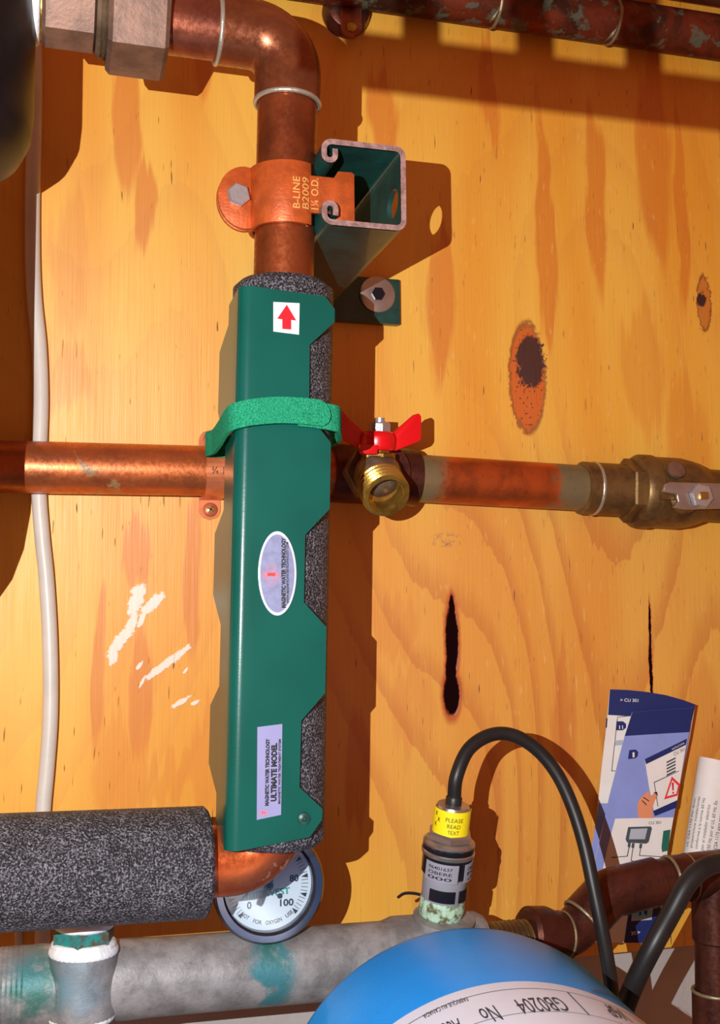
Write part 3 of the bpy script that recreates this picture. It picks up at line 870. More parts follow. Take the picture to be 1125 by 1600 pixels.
# ---- ball valve
t = thing('ball_valve', 'tarnished brass ball valve with a steel lever at right edge', 'valve', P(1020,766,DW))
def rp_(px): q = a2 + axR*((P(px, 752+.033*(px-700), DW)-a2).dot(axR)); return q
o0 = rp_(920); dist = lambda px: (rp_(px)-o0).dot(axR)
obj('solder_ring', torus(rp_(926), axR, .0155, .0016, 36), M['solder'], t)
obj('solder_cup', lathe(o0, axR, [(.0150,dist(906)),(.0166,dist(908)),(.0166,dist(985))], 40), M['brass_dull'], t)
obj('hex_end', hexp(o0, axR, .0205, dist(972), dist(1003), .0012, up=V(0,-.6,1)), M['brass_dull'], t)
obj('body', lathe(o0, axR, [(.016,dist(986)),(.0215,dist(988)),(.0234,dist(994)),(.0236,dist(1010)),(.0226,dist(1012)),(.0228,dist(1056)),(.0214,dist(1074)),(.0188,dist(1090)),(.0170,dist(1096)),(.0170,dist(1125)),(.0150,dist(1126))], 48), M['brass_dull'], t)
cm = P(1058, 733, .042)
obj('cast_mark', [lathe(cm, V(.05,-.85,.5), [(.0058,-.002),(.0058,.0002),(.0036,.0005),(.001,.0005)], 24)], M['bronze'], t)
sb = V(P(1082,774,.05).x, 0, P(1082,774,.05).z)
obj('stem_boss', [lathe(V(sb.x,-.034,sb.z), V(0,-1,0), [(.0105,0),(.0105,.008),(.0085,.010),(.0085,.013)], 32), box(P(1045,774,.0455), .010, .006, .0055)], M['brass_dull'], t)
lv = [(1036,768),(1040,756),(1048,753),(1140,756),(1330,774),(1330,812),(1140,794),(1072,796),(1052,792),(1060,784),(1058,772)]
lev = obj('lever', prism([P(x_,y_,.052) for x_,y_ in lv], V(0,.0028,0)), M['steel'], t, bevel=.0007)
nb = P(1097, 775, .055)
obj('lever_nut', hexp(nb + V(0,.003,0), V(0,-1,0), .0078, 0, .0042, .0008, phase=.2), M['zinc'], t)
obj('stem_tip', box(nb + V(0,-.0012,0), .0052, .004, .0046), M['brass'], t, bevel=.0006)
a3 = rp_(1105); b3 = a3 + axR*.5
o = obj('wall_pipe', tube([a3, b3], rp, 32), M['copper_brown']); tag(o, 'copper pipe leaving the ball valve behind its steel lever', 'pipe')

# ---- corroded pipe along the top
ta, tb = P(340, -58, .020), P(1500, 115, .020)
tx = (tb-ta).normalized()
o = obj('wall_pipe', tube([ta, tb], .0143, 36), M['copper_top'])
tag(o, 'corroded copper pipe streaked with verdigris along top edge', 'pipe')
for px in (775, 960):
    q = ta + tx*((P(px, 28+.147*(px-775), .02)-ta).dot(tx))
for i, (px, py) in enumerate(((772,30),(955,58))):
    q = ta + tx*((P(px,py,.02)-ta).dot(tx)); dn = V(-.12,0,-1)
    drip = spline([q + V(.001,-.0139,.003), q + V(-.0005,-.0128,-.007), q + V(-.003,-.0085,-.0125), q + V(-.005,-.004,-.0150)], 6)
    c_ = obj('solder_drip', [torus(q, tx, .0141, .0012, 32, 8), tube(drip, [.0007+.0006*math.sin(k*.6) for k in range(len(drip))], 10)], M['solder_dull'], o)
up_a, up_b = ta + V(0,-.004,.036), tb + V(0,-.004,.036)
o = obj('wall_pipe', tube([up_a, up_b], .0143, 32), M['copper_brown'])
tag(o, 'orange-brown copper pipe just showing at the top right corner', 'pipe')
# its hanger
t = thing('pipe_hanger', 'bronze bell hanger screwed on above the strut arm', 'pipe strap', P(545,20,0))
hcn = P(541, 20, .004)
obj('backing_plate', lathe(V(hcn.x, 0, hcn.z), V(0,-1,0), [(.0148,0),(.0152,.004),(.0135,.011),(.010,.013),(.001,.0135)], 40), M['copper_dark'], t)
e0 = P(545, 42, .016)
pl = [(534,-40),(568,-40),(566,20)] + [(550+16*math.cos(a_), 42+16*math.sin(a_)) for a_ in [PI*k/10 for k in range(11)]] + [(532,20)]
obj('ear', prism([P(x_,y_,.0165) for x_,y_ in pl], V(0,.003,0)), M['copper_brown'], t, bevel=.0006)
obj('screw', lathe(P(549,42,.0165), V(0,-1,0), [(.0036,0),(.0032,.0012),(.0016,.0018)], 20), M['brass'], t)

# ---- white cables
def cable(name, px, d, r, mat, label, seg=14, n=8):
    pts = spline([P(x_,y_,dd) for x_, y_, dd in px], n)
    o = obj(name, tube(pts, r, seg), mat); tag(o, label, 'cable'); return o
cp = [(52,-120),(54,60),(54,180),(51,300),(51,400),(54,470),(61,540),(64,620),(62,700),(61,770),(66,840),(72,900),(77,980),(79,1060),(78,1130),(73,1200),(67,1270),(65,1350),(66,1440),(68,1560),(70,1700)]
cable('cable', [(x_,y_,.0045) for x_,y_ in cp], 0, .0043, M['cable_w'], 'pale cable running down the plywood at the left')
cable('cable', [(24,1330,.003),(28,1400,.003),(29,1470,.003),(30,1560,.003),(31,1700,.003)], 0, .0022, M['cable_w'], 'thin white cable below the level foam sleeve')

# ================================================================== manifold and what stands on it
DM = .086
ma, mb = P(-260, 1566, DM), P(812, 1480, DM)
mx = (mb-ma).normalized(); RM = .0180
mp = lambda px: ma + mx*((P(px, 1520-.08*(px-300), DM)-ma).dot(mx))
t = thing('manifold', 'grey galvanised manifold pipe stained blue-green', 'manifold', mp(300))
obj('pipe', tube([mp(24), mp(742)], RM, 48), M['galv'], t)
upm = (V(0,0,1) - mx*mx.z).normalized()
cx_ = mp(128); cxf = cx_ + V(0,-.0095,0)
def flare(o_, ax, r0, r1, l, seg=40): return lathe(o_, ax, [(r0,0),(r0,l*.35),(r1*.96,l*.72),(r1,l*.8),(r1,l),(r1-.003,l)], seg)
obj('cross_fitting', [lathe(mp(128), mx, [(RM,-.045),(RM+.0004,-.035),(RM+.0004,.022),(RM,.034)], 48), lathe(cxf, upm, [(.0125,-.0118),(.0154,-.0118),(.0156,-.009),(.0152,-.006),(.0152,.006),(.0158,.012),(.0158,.0175),(.0125,.0175)], 40)], M['galv'], t)
th_ = []
for k in range(6):
    th_.append(torus(mp(34 - k*8.0), mx, RM-.0006, .0012, 40, 8))
obj('end_threads', th_ + [tube([mp(22), mp(-220)], RM-.001, 40)], M['galv'], t)
tv = cxf + upm*.0175
obj('thread_tape', [torus(tv, upm, .0134, .0028, 36), torus(tv+upm*.0026, upm, .0130, .0022, 36)], M['tape'], t)
bu = obj('hex_bushing', [hexp(tv, upm, .0146, -.002, .0105, .0012, up=V(.3,-1,0)), lathe(tv, upm, [(.0115,.013),(.0115,.045)], 32)], M['hexgreen'], t)
obj('thread_tape', [torus(tv+upm*.0118, upm, .0116, .0022, 36), torus(tv+upm*.0150, upm, .0114, .0018, 36)], M['tape'], t)
tv2 = cxf - upm*.0118
obj('thread_tape', torus(tv2, -upm, .0130, .0026, 36), M['tape'], t)
obj('lower_bushing', [hexp(tv2, -upm, .0130, -.002, .014, .0012), lathe(tv2, -upm, [(.0105,.013),(.0105,.12)], 32)], M['sump'], t)
# tee for the sensor
sx0, sx1 = P(684, 1470, DM), P(709, 1252, DM+.015)
sa = (sx1 - sx0).normalized()
te = mp(685)
obj('tee_outlet', [lathe(te, mx, [(RM,-.030),(RM+.002,-.024),(RM+.002,.020),(RM,.024)], 48), flare(te + V(0,-.002,0), sa, .0150, .0160, .0205)], M['galv'], t)
th_ = [torus(mp(762+k*7.5), mx, RM-.0048, .0009, 36, 8) for k in range(9)]
obj('threaded_nipple', th_ + [tube([mp(738), mp(835)], RM-.0049, 36)], M['brass_dull'], t)
gs = mp(430)
obj('gauge_boss', lathe(gs, upm, [(.0085,0),(.0085,RM+.001),(.0070,RM+.003)], 24), M['verdigris'], t)
obj('corrosion_crust', [lathe(gs + upm*(RM-.001) + V(0,-.002,0), upm, [(.0102,0),(.0095,.0022),(.006,.003)], 20)], M['verdigris'], t)

# ---- pressure gauge
gc = P(422, 1386, .101)           # centre of the front rim
t = thing('pressure_gauge', 'round pressure gauge with white dial below the elbow', 'gauge', gs + upm*RM)
gx, gz = V(1,0,0), V(0,0,1)
ga = V(0,-1,0)
obj('bezel', lathe(gc, ga, [(.0255,-.026),(.0262,-.024),(.0262,-.009),(.0276,-.007),(.0276,-.002),(.0262,.0),(.0232,.0),(.0222,-.0012),(.0218,-.004),(.0218,-.0052)], 64), M['chrome'], t)
dl = obj('dial', lathe(gc, ga, [(.0217,-.0056),(.0217,-.0050),(.0001,-.0050)], 64), M['dial'], t)
obj('glass', lathe(gc, ga, [(.0222,-.0022),(.0222,-.0014),(.0001,-.0014)], 64), M['glass'], t)
def gp(r, a, lay=0): return gc + gx*(r*math.cos(a)) + gz*(r*math.sin(a)) + ga*(-.0049+lay*.0001)
tk_ = []
DEG = math.radians
for k in range(51):               # 0..100 over 270 degrees, 100 at lower right
    a = DEG(225 - 270*k/50)
    big = k % 5 == 0
    w = .0011 if big else .00028
    r0, r1 = (.0168, .0202)
    tg = V(-math.sin(a),0,math.cos(a))
    if big: tk_.append(([gp(r0,a), gp(r1,a)+tg*w, gp(r1,a)-tg*w], [(0,1,2)]))
    else: tk_.append(([gp(r0,a)+tg*w/2, gp(r1,a)+tg*w/2, gp(r1,a)-tg*w/2, gp(r0,a)-tg*w/2], [(0,1,2,3)]))
for val in range(0, 101, 20):
    a = DEG(225 - 270*val/100); q = gp(.0132, a); wd_ = .00115*len(str(val))
    tk_.append(text_fit(str(val), q - gx*wd_ - gz*.0014, q + gx*wd_ - gz*.0014, gz, .0032, .03))
for wtxt, a0, a1 in (('NOT', 224, 238), ('FOR', 246, 260), ('OXYGEN', 266, 292), ('USE', 299, 312)):
    tk_.append(text_map(wtxt, lambda u, v, a0=a0, a1=a1: gp(.0190 - .0019*v, DEG(a0 + (a1-a0)*u), 0), .02))
obj('scale', tk_, M['ink'], dl, smooth=False)
obj('maker_name', [text_fit('IDWEST', gp(0,0)+gx*-.0060+gz*-.0058, gp(0,0)+gx*.0110+gz*-.0050, gz, .0030, .03),
                   text_fit('m', gp(0,0,1)+gx*-.0112+gz*-.0058, gp(0,0,1)+gx*-.0066+gz*-.0058, gz, .0062, .06)], M['ink_teal'], dl, smooth=False)
nd = DEG(62)
nv_ = V(math.cos(nd),0,math.sin(nd)); nn = V(-nv_.z,0,nv_.x)
nc = gc + ga*-.0040
ndl = [nc - nv_*.0105 + nn*.0013, nc - nv_*.009 + nn*.0017, nc - nv_*.003 + nn*.0010, nc + nn*.0012, nc + nv_*.017 + nn*.0003, nc + nv_*.017 - nn*.0003, nc - nn*.0012, nc - nv_*.003 - nn*.0010, nc - nv_*.009 - nn*.0017, nc - nv_*.0105 - nn*.0013]
obj('needle', [prism(ndl, ga*.0004), lathe(nc, ga, [(.0024,0),(.0024,.0012),(.0012,.0018)], 24)], M['ink'], t, smooth=False)
obj('stop_pin', [lathe(gp(.0082, DEG(315)), ga, [(.0013,0),(.0011,.0009),(.0004,.001)], 16)], M['ink'], t)
gb = V(gc.x, gc.y+.014, gc.z)
obj('stem', tube([gb - gz*.018, gs + upm*(RM+.001)], .0060, 24), M['brass'], t)

# ---- pressure sensor
t = thing('pressure_sensor', 'steel pressure sensor with yellow text label on manifold', 'sensor', sx0)
SL = (sx1-sx0).length
def sh(py): return SL*(1470-py)/(1470-1252)
upS = V(.2,-1,0)
obj('brass_base', [lathe(sx0, sa, [(.0118,sh(1462)),(.0138,sh(1452)),(.0128,sh(1446))], 36)], M['mint'], t)
obj('base_hex', hexp(sx0, sa, .0132, sh(1443), sh(1428), .001, up=upS), M['brass_dull'], t)
obj('neck', lathe(sx0, sa, [(.0112,sh(1428)),(.0118,sh(1420)),(.0116,sh(1402)),(.0104,sh(1396))], 36), M['mint'], t)
obj('lower_barrel', lathe(sx0, sa, [(.0104,sh(1406)),(.0112,sh(1402)),(.0116,sh(1360))], 40), M['silver_label'], t)
def scyl(px, py, r):             # px,py to a point on a cylinder about the sensor axis
    d_ = ray(px, py).normalized(); oc_ = CAM - sx0
    dp = d_ - sa*d_.dot(sa); op = oc_ - sa*oc_.dot(sa)
    A_ = dp.dot(dp); B_ = 2*dp.dot(op); C_ = op.dot(op) - r*r; D_ = B_*B_-4*A_*C_
    tt_ = (-B_ - math.sqrt(max(D_,0)))/(2*A_); return CAM + d_*tt_
su = (V(0,-1,0) - sa*(-sa.y)).normalized(); sv = sa.cross(su)
def spt(r, ang, h): return sx0 + sa*h + su*(r*math.cos(ang)) + sv*(r*math.sin(ang))
for a0 in (-1.0, .35):
    obj('dark_window', sheet(lambda u, v, a0=a0: spt(.0118, a0 + 1.15*u, sh(1396)+(sh(1378)-sh(1396))*v), 10, 2, -.0004), M['sensor_dark'], t)
obj('barrel', lathe(sx0, sa, [(.0115,sh(1364)),(.0127,sh(1360)),(.0129,sh(1332)),(.0134,sh(1330)),(.0134,sh(1316))], 44), M['sensor_dark'], t)
for a0, a1, txt in ((-1.25,.12,['96401637','OBERE','000']), (.42,1.5,['CHECKED','PN','A'])):
    lb = obj('silver_label', sheet(lambda u, v, a0=a0, a1=a1: spt(.01305, a0+(a1-a0)*u, sh(1364)+(sh(1336)-sh(1364))*v), 14, 2, -.0004), M['silver_label'], t)
    each('lettering', [text_map(tx_, lambda u, v, i=i, a0=a0, a1=a1: spt(.0136, a0+(a1-a0)*(.12+.7*u), sh(1345+i*7.5)+.0016*v), .01) for i, tx_ in enumerate(txt)], M['ink'], lb)
obj('steel_ring', [lathe(sx0, sa, [(.0128,sh(1333)),(.0136,sh(1331)),(.0138,sh(1326)),(.0130,sh(1323))], 44), lathe(sx0, sa, [(.0128,sh(1321)),(.0134,sh(1318)),(.0134,sh(1313)),(.0118,sh(1309))], 44)], M['steel'], t)
obj('hex_collar', hexp(sx0, sa, .0120, sh(1310), sh(1297), .001, up=upS), M['steel'], t)
obj('cap', lathe(sx0, sa, [(.0088,sh(1296)),(.0090,sh(1290)),(.0090,sh(1262)),(.0082,sh(1257)),(.0035,sh(1256)),(.0035,sh(1257))], 36), M['steel'], t)
yl = obj('yellow_label', sheet(lambda u, v: spt(.0093, -1.9+3.2*u, sh(1299)+(sh(1260)-sh(1299))*v), 24, 2, -.0002), M['yellow'], t)
obj('lettering', [text_map(w_, lambda u, v, i=i, wd_=wd_: spt(.0097, -.22 + wd_*(u-.5), sh(1275+i*9.3)+.0021*v), .0) for i, (w_, wd_) in enumerate((('PLEASE',.95),('READ',.72),('TEXT',.62)))]
    + [text_map('X', lambda u, v, k=k: spt(.0096, -1.45+.22*(k%2)+.2*u, sh(1270+k*8)+.002*v), .03) for k in range(3)], M['ink'], yl, smooth=False)
obj('cable_boss', lathe(sx0, sa, [(.0042,sh(1258)),(.0042,sh(1246)),(.0034,sh(1243))], 20), M['rubber'], t)

ce = sx0 + sa*sh(1248)
pts = spline([ce, ce + sa*.012] + [P(x_,y_,d_) for x_, y_, d_ in [(733,1170,.101),(768,1148,.098),(805,1150,.097),(842,1174,.098),(872,1212,.101),(895,1262,.105),(913,1320,.110),(928,1390,.116),(942,1460,.120),(955,1540,.120),(965,1640,.11)]], 8)
o = obj('sensor_cable', tube(pts, .0036, 18), M['rubber']); tag(o, 'black cable arching up from the pressure sensor', 'cable')
o = obj('power_cable', tube(spline([P(x_,y_,d_) for x_, y_, d_ in [(1190,1345,.10),(1125,1348,.112),(1095,1360,.116),(1072,1384,.117),(1050,1424,.117),(1022,1475,.117),(995,1528,.112),(975,1580,.105),(965,1640,.1)]], 8), .0052, 20), M['rubber'])
tag(o, 'thick black cable crossing the copper pipe at lower right', 'cable')

o = obj('wire_scrap', tube(spline([P(622,1402,.07),P(632,1396,.074),(P(648,1396,.078)),P(668,1401,.084)], 6), .0008, 8), M['rubber'])
tag(o, 'short thin dark wire poking out left of the sensor base', 'wire')

# ---- copper offset at the lower right
t = thing('copper_offset_pipe', 'dark brown copper pipe stepping up from manifold at right', 'pipe', mb)
DC = .080
c0, c1, c2, c3 = P(826,1462,DM), P(890,1461,DC+.003), P(950,1396,DC), P(1030,1376,DC)
c4 = P(1420,1330,DC)
rc_ = .0118
obj('male_adapter', lathe(c0, (c1-c0), [(.0130,-.002),(.0150,.0),(.0150,.010),(.0120,.018),(.0124,.024)], 32), M['copper_dark'], t)
obj('offset_tube', tube(bend_path([c0+(c1-c0)*.2, c1, c2+ (c1-c2)*.1], .016, 8), rc_, 28), M['copper_dark'], t)
obj('elbow', tube(bend_path([c1+(c2-c1)*.35, c2, c2+(c3-c2)*.95], .018, 10), .0132, 32), M['copper_dark'], t)
d23 = (c3-c2).normalized()
obj('level_tube', tube([c2+(c3-c2)*.5, c3, c4], .0116, 28), M['copper_dark'], t)
q1, q2 = P(1046,1374,DC), P(1075,1370,DC)
d34 = (c4-c3).normalized(); 
q1 = c3 + d34*((q1-c3).dot(d34)); q2 = c3 + d34*((q2-c3).dot(d34))
obj('coupling', lathe(q1, d34, [(.0118,0),(.0128,.0004),(.0128,(q2-q1).length),(.0118,(q2-q1).length+.0004)], 32), M['copper_dark'], t)
for q, dd, r_ in ((q1, d34, .0124), (q2, d34, .0124), (c1+(c2-c1)*.36, (c2-c1).normalized(), .0128), (c0+(c1-c0)*.85, (c1-c0).normalized(), .0118)):
    obj('solder_ring', torus(q, dd, r_, .0009, 32, 8), M['solder_dull'], t)
tq = c3 + d34*((P(1116,1365,DC)-c3).dot(d34))
obj('tee', [lathe(tq, d34, [(.0120,-.019),(.0131,-.018),(.0131,.030),(.0120,.031)], 32), lathe(tq, V(-.02,-.0,-1), [(.0128,0),(.0128,.036),(.0118,.037)], 32)], M['copper_dark'], t)
obj('drop_tube', lathe(tq, V(-.02,0,-1), [(.0116,.03),(.0116,.075)], 28), M['copper_dark'], t)
o_ = obj('drop_elbow', lathe(tq, V(-.02,0,-1), [(.0120,.0640),(.0134,.0645),(.0134,.14),(.012,.141)], 32), M['copper_dark'], t)
obj('solder_ring', torus(tq + V(-.02,0,-1).normalized()*.064, V(-.02,0,-1), .0129, .0010, 32, 8), M['solder_dull'], t)

# ================================================================== blue tank
TC = P(727, 1757, .15); TR = .0885
tx_, tz_ = TC.x, TC.z
t = thing('pressure_tank', 'bright blue pressure tank with a white label at the bottom edge', 'tank', V(tx_, -.25, tz_-TR))
prof = []
for k in range(13):
    a = PI/2*k/12; prof.append((max(TR*math.sin(a), .0005), .118 + .040*(1-math.cos(a))))
prof += [(TR,.20),(TR,.30)]
for k in range(1, 13):
    a = PI/2*k/12; prof.append((max(TR*math.cos(a), .0005), .30 + .04*math.sin(a)))
TO = V(tx_, -.15, tz_); TRm = Matrix.Rotation(math.radians(-8), 3, 'Z'); TRi = TRm.transposed()
sv_, sf_ = lathe(V(tx_,0,tz_), V(0,-1,0), prof, 96)
obj('shell', ([TO + TRm @ (q - TO) for q in sv_], sf_), M['blue'], t)
CL = TO + TRi @ (CAM - TO)
def tcyl(px, py):                # pixel to (angle, distance along the axis) on the tank's side
    d_ = TRi @ ray(px, py); ox, oz = CL.x - tx_, CL.z - tz_
    A_ = d_.x**2 + d_.z**2; B_ = 2*(d_.x*ox + d_.z*oz); C_ = ox*ox + oz*oz - TR*TR
    D_ = max(B_*B_ - 4*A_*C_, 0); tt_ = (-B_ - math.sqrt(D_))/(2*A_)
    q = CL + d_*tt_; return math.atan2(q.z - tz_, q.x - tx_), -q.y
def tpt(a, d, off=.0003): return TO + TRm @ (V(tx_ + (TR+off)*math.cos(a), -d, tz_ + (TR+off)*math.sin(a)) - TO)
dl0 = tcyl(838, 1536)[1]
aR = tcyl(990, 1572)[0]; aL = 2.75
LDAT = (dl0, aR, aL)
lab = obj('label', sheet(lambda u, v: tpt(-.05 + 2.9*u, dl0 + .085*v), 80, 6, -.0002), M['label_w'], t)
def tline(a0, d0, a1, d1, w=.0005):
    da, dd = (a1-a0)*TR, d1-d0; L = math.hypot(da, dd); na, nd_ = -dd/L*w/2, da/L*w/2
    n_ = 24; v, f = [], []
    for k in range(n_+1):
        a, d = a0+(a1-a0)*k/n_, d0+(d1-d0)*k/n_
        v += [tpt(a+na/TR, d+nd_, .0007), tpt(a-na/TR, d-nd_, .0007)]
    for k in range(n_): f.append((2*k, 2*k+1, 2*k+3, 2*k+2))
    return v, f
def ttext(body, pxs, pxe, h, bold=.0):    # text running against the clock, letter tops towards the viewer
    a0, d0 = tcyl(*pxs); a1, d1 = tcyl(*pxe)
    return text_map(body, lambda u, v: tpt(a0+(a1-a0)*u, d0+(d1-d0)*u + h*v, .0008), bold)
d1 = dl0 + .009; d2 = dl0 + .034; d3 = dl0+.060
aa = tcyl(968,1570)[0]; ab = tcyl(664,1592)[0]; am = tcyl(882,1549)[0]
each('ruled_lines', [tline(aa, d1, ab+.25, d1), tline(aa, d2, ab+.25, d2, .0004), tline(am, d1, am, d2, .0005), tline(aa, d1, aa-.05, d2, .0005), tline(ab+.25, d1, ab+.25, d2, .0005), tline(aa-.05,d3,ab+.25,d3,.0004)], M['ink_line'], lab)
obj('lettering', [ttext('V6P', (966,1580), (936,1570), .0150), ttext('GB0204', (873,1562), (801,1566), .0150), ttext('No', (771,1574), (746,1581), .0150),
                  ttext('FABRIQUE AU CANADA', (729,1561), (661,1589), .0042), ttext('MADE IN CANADA', (975,1566), (921,1549), .0042), ttext('Acc', (716,1594), (690,1603), .0150)], M['ink_line'], lab, smooth=False)

# ================================================================== papers
t = thing('leaflet', 'folded blue and white instruction leaflet tucked behind the copper pipe', 'leaflet', P(1000,1472,.004))
nB = (P(1086,1100,.016)-P(950,1100,.006)).cross(P(930,1472,.006)-P(950,1100,.006)).normalized(); pB = P(950,1100,.006)
nF = (P(1085,1100,.0195)-P(930,1100,.0095)).cross(P(915,1400,.0115)-P(930,1100,.0095)).normalized(); pF = P(930,1100,.0095)
if nB.y > 0: nB = -nB
if nF.y > 0: nF = -nF
def B_(px, py, lay=0): return on_plane(px, py, pB, nB) + nB*(lay*.00016)
def F__(px, py, lay=0): return on_plane(px, py, pF, nF) + nF*(lay*.00016)
def pol(fn, pts, lay, n_=None): return prism([fn(a, b, lay) for a, b in pts], (nB if fn is B_ else nF)*-.00012)
bo = [(953,1077),(980,1078),(1010,1081),(1040,1086),(1065,1093),(1086,1101),(1078,1150),(1060,1240),(1042,1330),(1034,1400),(1028,1473),(912,1473),(913,1400),(921,1350),(932,1280),(940,1200),(947,1140)]
bs = obj('back_page', prism([B_(*q) for q in bo], nB*-.0005), M['paper'], t, smooth=False)
each('navy_band', [pol(B_, [(953,1077),(980,1078),(1010,1081),(1040,1086),(1065,1093),(1086,1101),(1081,1125),(950,1117)], 1), pol(B_, [(985,1405),(1034,1398),(1028,1473),(975,1473)], 1)], M['navy'], bs)
obj('lavender_panel', pol(B_, [(935,1255),(955,1255),(945,1380),(913,1400),(921,1350)], 1), M['lav'], bs, smooth=False)
each('badge', [pol(B_, [(963,1127),(973,1127),(978,1131),(978,1137),(973,1141),(962,1141)], 2), pol(B_, [(947,1122),(949,1122),(948,1137),(946,1137)], 2)], M['navy'], bs)
obj('screen_frame', pol(B_, [(989,1414),(1021,1409),(1018,1437),(986,1439)], 2), M['grey_light'], bs, smooth=False)
obj('screen_print', pol(B_, [(991,1416),(1018,1412),(1016,1432),(989,1434)], 3), M['cyan_print'], bs, smooth=False)
each('screen_glyph', [pol(B_, [(999,1417),(1003,1416),(1001,1430),(998,1430)], 4), pol(B_, [(1006,1416),(1012,1415),(1010,1430),(1006,1427)], 4)], M['navy'], bs)
tu = V(0,0,1)
each('white_lettering', [text_fit('> CU 301', B_(969,1096,2), B_(997,1097,2), tu, .0020, .01), text_fit('11', B_(967,1139,3), B_(973,1139,3), tu, .0022, .02), text_fit('30 >', B_(986,1461,3), B_(1000,1459,3), tu, .0022, .01)], M['paper'], bs)
obj('grey_lettering', [pol(B_, [(960,1157),(973,1156),(972,1164),(959,1165)], 2)], M['grey_light'], bs, smooth=False)
each('ruled_lines', [pol(B_, [(964,1122),(965,1122),(956,1205),(955,1205)], 2), pol(B_, [(964,1120),(983,1118),(983,1119),(964,1121)], 2), pol(B_, [(956,1204),(970,1204),(970,1205),(956,1205)], 2)], M['grey_print'], bs)
fo = [(988,1113),(1020,1110),(1083,1106),(1076,1150),(1060,1235),(1043,1330),(1036,1400),(913,1400),(928,1350),(938,1310),(952,1245),(972,1165)]
fsx = obj('front_page', prism([F__(*q) for q in fo], nF*-.0005), M['paper'], t, smooth=False)
obj('navy_band', pol(F__, [(988,1113),(1020,1110),(1083,1106),(1077,1144),(1040,1146),(976,1150)], 1), M['navy'], fsx, smooth=False)
obj('lavender_panel', [pol(F__, [(976,1150),(1040,1146),(1077,1144),(1060,1235),(1052,1277),(961,1279),(945,1275),(952,1245),(972,1165)], 1), pol(F__, [(945,1275),(961,1279),(950,1320),(938,1375),(920,1382),(928,1350),(938,1310)], 1)], M['lav'], fsx, smooth=False)
obj('badge', pol(F__, [(983,1172),(993,1171),(997,1175),(996,1182),(992,1185),(981,1186)], 2), M['navy'], fsx, smooth=False)
obj('booklet_print', pol(F__, [(1007,1186),(1073,1154),(1056,1262),(1023,1275),(1014,1230)], 2), M['paper'], fsx, smooth=False)
each('booklet_band', [pol(F__, [(1007,1186),(1073,1154),(1071,1164),(1009,1194)], 3), pol(F__, [(1020,1267),(1058,1250),(1056,1262),(1023,1275)], 3)], M['navy'], fsx)
obj('hand_print', pol(F__, [(997,1278),(995,1258),(999,1248),(1009,1238),(1013,1235),(1015,1245),(1020,1240),(1025,1238),(1027,1243),(1022,1252),(1019,1262),(1020,1278)], 4), M['skin'], fsx, smooth=False)
each('finger_lines', [pol(F__, [(1005,1245),(1014,1251),(1013,1252),(1004,1246)], 5), pol(F__, [(1003,1250),(1010,1257),(1009,1258),(1002,1251)], 5), pol(F__, [(1020,1238),(1026,1237),(1027,1244),(1025,1241)], 5)], M['ink'], fsx)
tri = [(1049,1213),(1037,1249),(1058,1243),(1062,1225)]
def loop_rib(fn, pts, w, lay):
    c = Vector((sum(p[0] for p in pts)/len(pts), sum(p[1] for p in pts)/len(pts))); v, f = [], []; m_ = len(pts)
    for p in pts:
        q = Vector(p); qi = q + (c-q)*w; v += [fn(q.x,q.y,lay), fn(qi.x,qi.y,lay)]
    for i in range(m_): j = (i+1) % m_; f.append((2*i, 2*j, 2*j+1, 2*i+1))
    return v, f
obj('warning_triangle', [loop_rib(F__, tri, .30, 4)], M['ink_red'], fsx, smooth=False)
each('exclamation_mark', [pol(F__, [(1049,1223),(1052,1222),(1052,1235),(1050,1235)], 4), pol(F__, [(1050,1237),(1053,1237),(1052,1240),(1050,1240)], 4)], M['sticker_red'], fsx)
each('booklet_lines', [pol(F__, [(1021,1222),(1060,1204),(1060,1205),(1022,1223)], 4), pol(F__, [(1021,1222),(1022,1222),(1028,1260),(1027,1260)], 4)] + [pol(F__, [(1041,1190+5*k),(1055,1183+5*k),(1055,1185.5+5*k),(1041,1192.5+5*k)], 4) for k in range(5)], M['grey_print'], fsx)
obj('control_unit_print', [pol(F__, [(981,1292),(1016,1291),(1018,1294),(1013,1315),(1009,1318),(979,1316),(977,1311)], 4), pol(F__, [(981,1316),(985,1316),(984,1324),(980,1323)], 4), pol(F__, [(987,1317),(991,1317),(990,1325),(986,1324)], 4), pol(F__, [(999,1318),(1003,1318),(1002,1325),(998,1325)], 4)], M['grey_print'], fsx, smooth=False)
obj('control_unit_face', pol(F__, [(985,1295),(1011,1294),(1007,1311),(982,1311)], 5), M['grey_light'], fsx, smooth=False)
each('wire_lines', [pol(F__, [(982,1323),(983,1323),(980,1338),(955,1340),(955,1339),(979,1337)], 4), pol(F__, [(988,1324),(989,1324),(986,1344),(1000,1347),(1000,1348),(985,1345)], 4), pol(F__, [(1000,1324),(1001,1324),(999,1336),(1036,1338),(1036,1339),(998,1337)], 4)], M['ink'], fsx)
each('dark_lettering', [text_fit('CU 301', F__(1013,1288,4), F__(1032,1287,4), tu, .0018, .0), text_fit('CU 301', F__(1053,1181,4), F__(1070,1172,4), tu, .002, .0)], M['grey_print'], fsx)
each('white_lettering', [text_fit('1', F__(988,1183,3), F__(991,1183,3), tu, .0030, .02), text_fit('INSTRUCTIONS', F__(1050,1172,4), F__(1069,1162,4), tu, .0011, .0)], M['paper'], fsx)
obj('green_tab', pol(F__, [(1036,1298),(1047,1296),(1043,1329),(1034,1331),(1033,1324)], 4), M['green_print'], fsx, smooth=False)

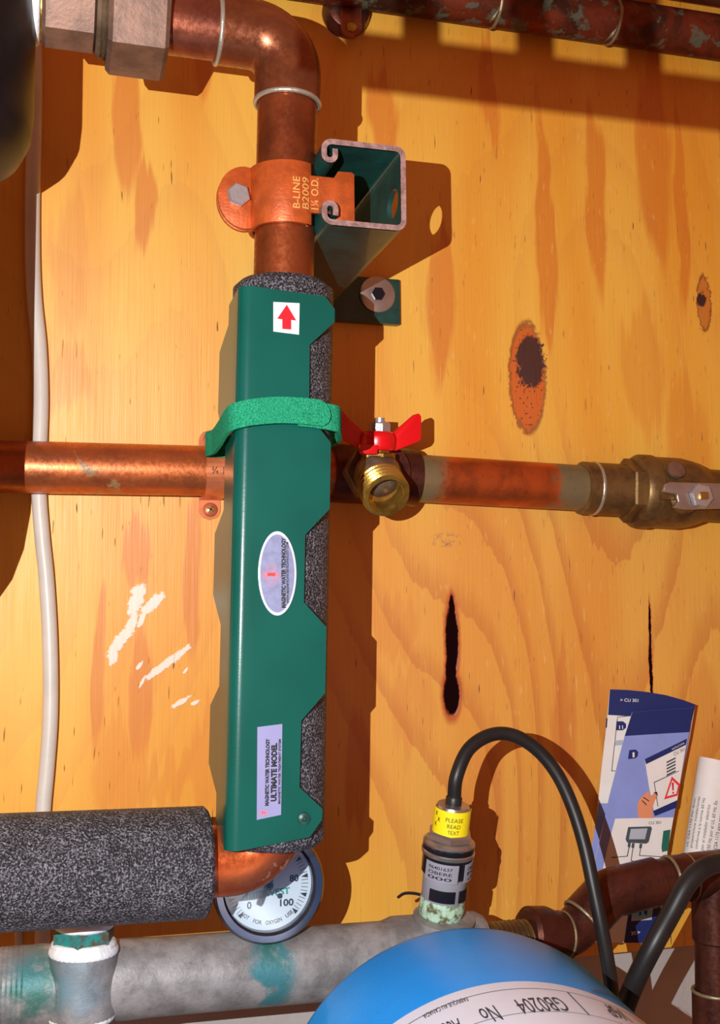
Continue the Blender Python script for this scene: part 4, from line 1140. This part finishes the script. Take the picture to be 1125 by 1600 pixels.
# ---- rolled white paper
ra, rb = P(1130, 1196, .016), P(1098, 1400, .020)
rx = (rb-ra); rl = rx.length; rx.normalize(); side = V(1,0,0); side = (side - rx*side.dot(rx)).normalized(); fw = V(0,-1,0); fw = (fw - rx*fw.dot(rx)).normalized()
def roll(s, h, off=0):           # s turns, oval spiral
    a = 2*PI*s; k = 1 - .10*s
    cutd = .0035*math.sin(a)     # edge dips towards the viewer's side
    return ra + rx*(h + (rl*0)) + side*((.0175*k+off)*math.cos(a)) + fw*((.0115*k+off)*math.sin(a))
rp2 = obj('rolled_paper', sheet(lambda u, v: roll(-.02 + 1.55*u, rl*v + (1-v)*(.006*max(0, u-.4) - .002)), 72, 6, -.0004), M['paper'])
tag(rp2, 'rolled white instruction sheet standing at the right edge', 'paper')
tl = []
for i, (w_, h0, h1) in enumerate((('UL CSA 1175 Por favor', .95, .42),('proporciona instalaciones', .95, .40),('conforme a la norma 60 Hz', .95, .40),('por el instalador electrico', .95, .46),('60/50 Hz por el UL 60 Hz. Ex', .98, .40),('UL CSA 1175 para proporcionar', .98, .36),('cable 20BY-1.20 PF-cap', .95, .48),('tal cual', .9, .7))):
    s_ = .47 - i*.038
    tl.append(text_map(w_, lambda u, v, s_=s_, h0=h0, h1=h1: roll(s_ + .020*v, rl*.70*(h0+(h1-h0)*u), .0009), .002))
obj('lettering', tl, M['ink_line'], rp2, smooth=False)

# ================================================================== perforated rail overhead (above the frame; its shadow falls along the top)
DRL = .52
def toward(px, py):              # the rail point that shades this spot of the wall
    w = P(px, py, 0); f = (FLASH.y + DRL)/(FLASH.y - 0)
    return FLASH + (w - FLASH)*((-DRL - FLASH.y)/(0 - FLASH.y))
r0, r1 = toward(540, 133), toward(1250, 217)
rdx = (r1-r0).normalized(); rup = V(0,0,1); rup = (rup - rdx*rup.dot(rdx)).normalized()
hb = (toward(750,78) - (r0 + rdx*(toward(750,78)-r0).dot(rdx))).dot(rup)
sl = [toward(a,b) for a, b in ((560,48),(632,59),(685,68),(812,87),(862,95),(983,112),(1030,118),(1160,134))]
xs = [(q-r0).dot(rdx) for q in sl]; Lr = (r1-r0).length
ht, hT = hb + .014, hb + .020
t = thing('perforated_rail', 'slotted steel rail hanging overhead, above the picture', 'rail', r0)
def rbox(u0, u1, w0, w1): 
    c = r0 + rdx*((u0+u1)/2) + rup*((w0+w1)/2)
    m_ = Matrix((rdx, V(0,1,0), rup)).transposed(); return box(c, u1-u0, .0016, w1-w0, m_)
pcs = [rbox(0, Lr, 0, hb), rbox(0, Lr, ht, hT)]
e_ = [0] + xs + [Lr]
for i in range(0, len(e_), 2): pcs.append(rbox(e_[i], e_[i+1], hb, ht))
obj('slotted_web', pcs, M['steel'], t, smooth=False)
for k in (.1, .9):
    q = r0 + rdx*(Lr*k) + rup*hT
    obj('hanger_rod', tube([q, V(q.x,q.y,2.3)], .002, 12), M['steel'], t)

# ------------------------------------------------------------------ tidy
for m_ in list(bpy.data.meshes):
    if m_.users == 0: bpy.data.meshes.remove(m_)
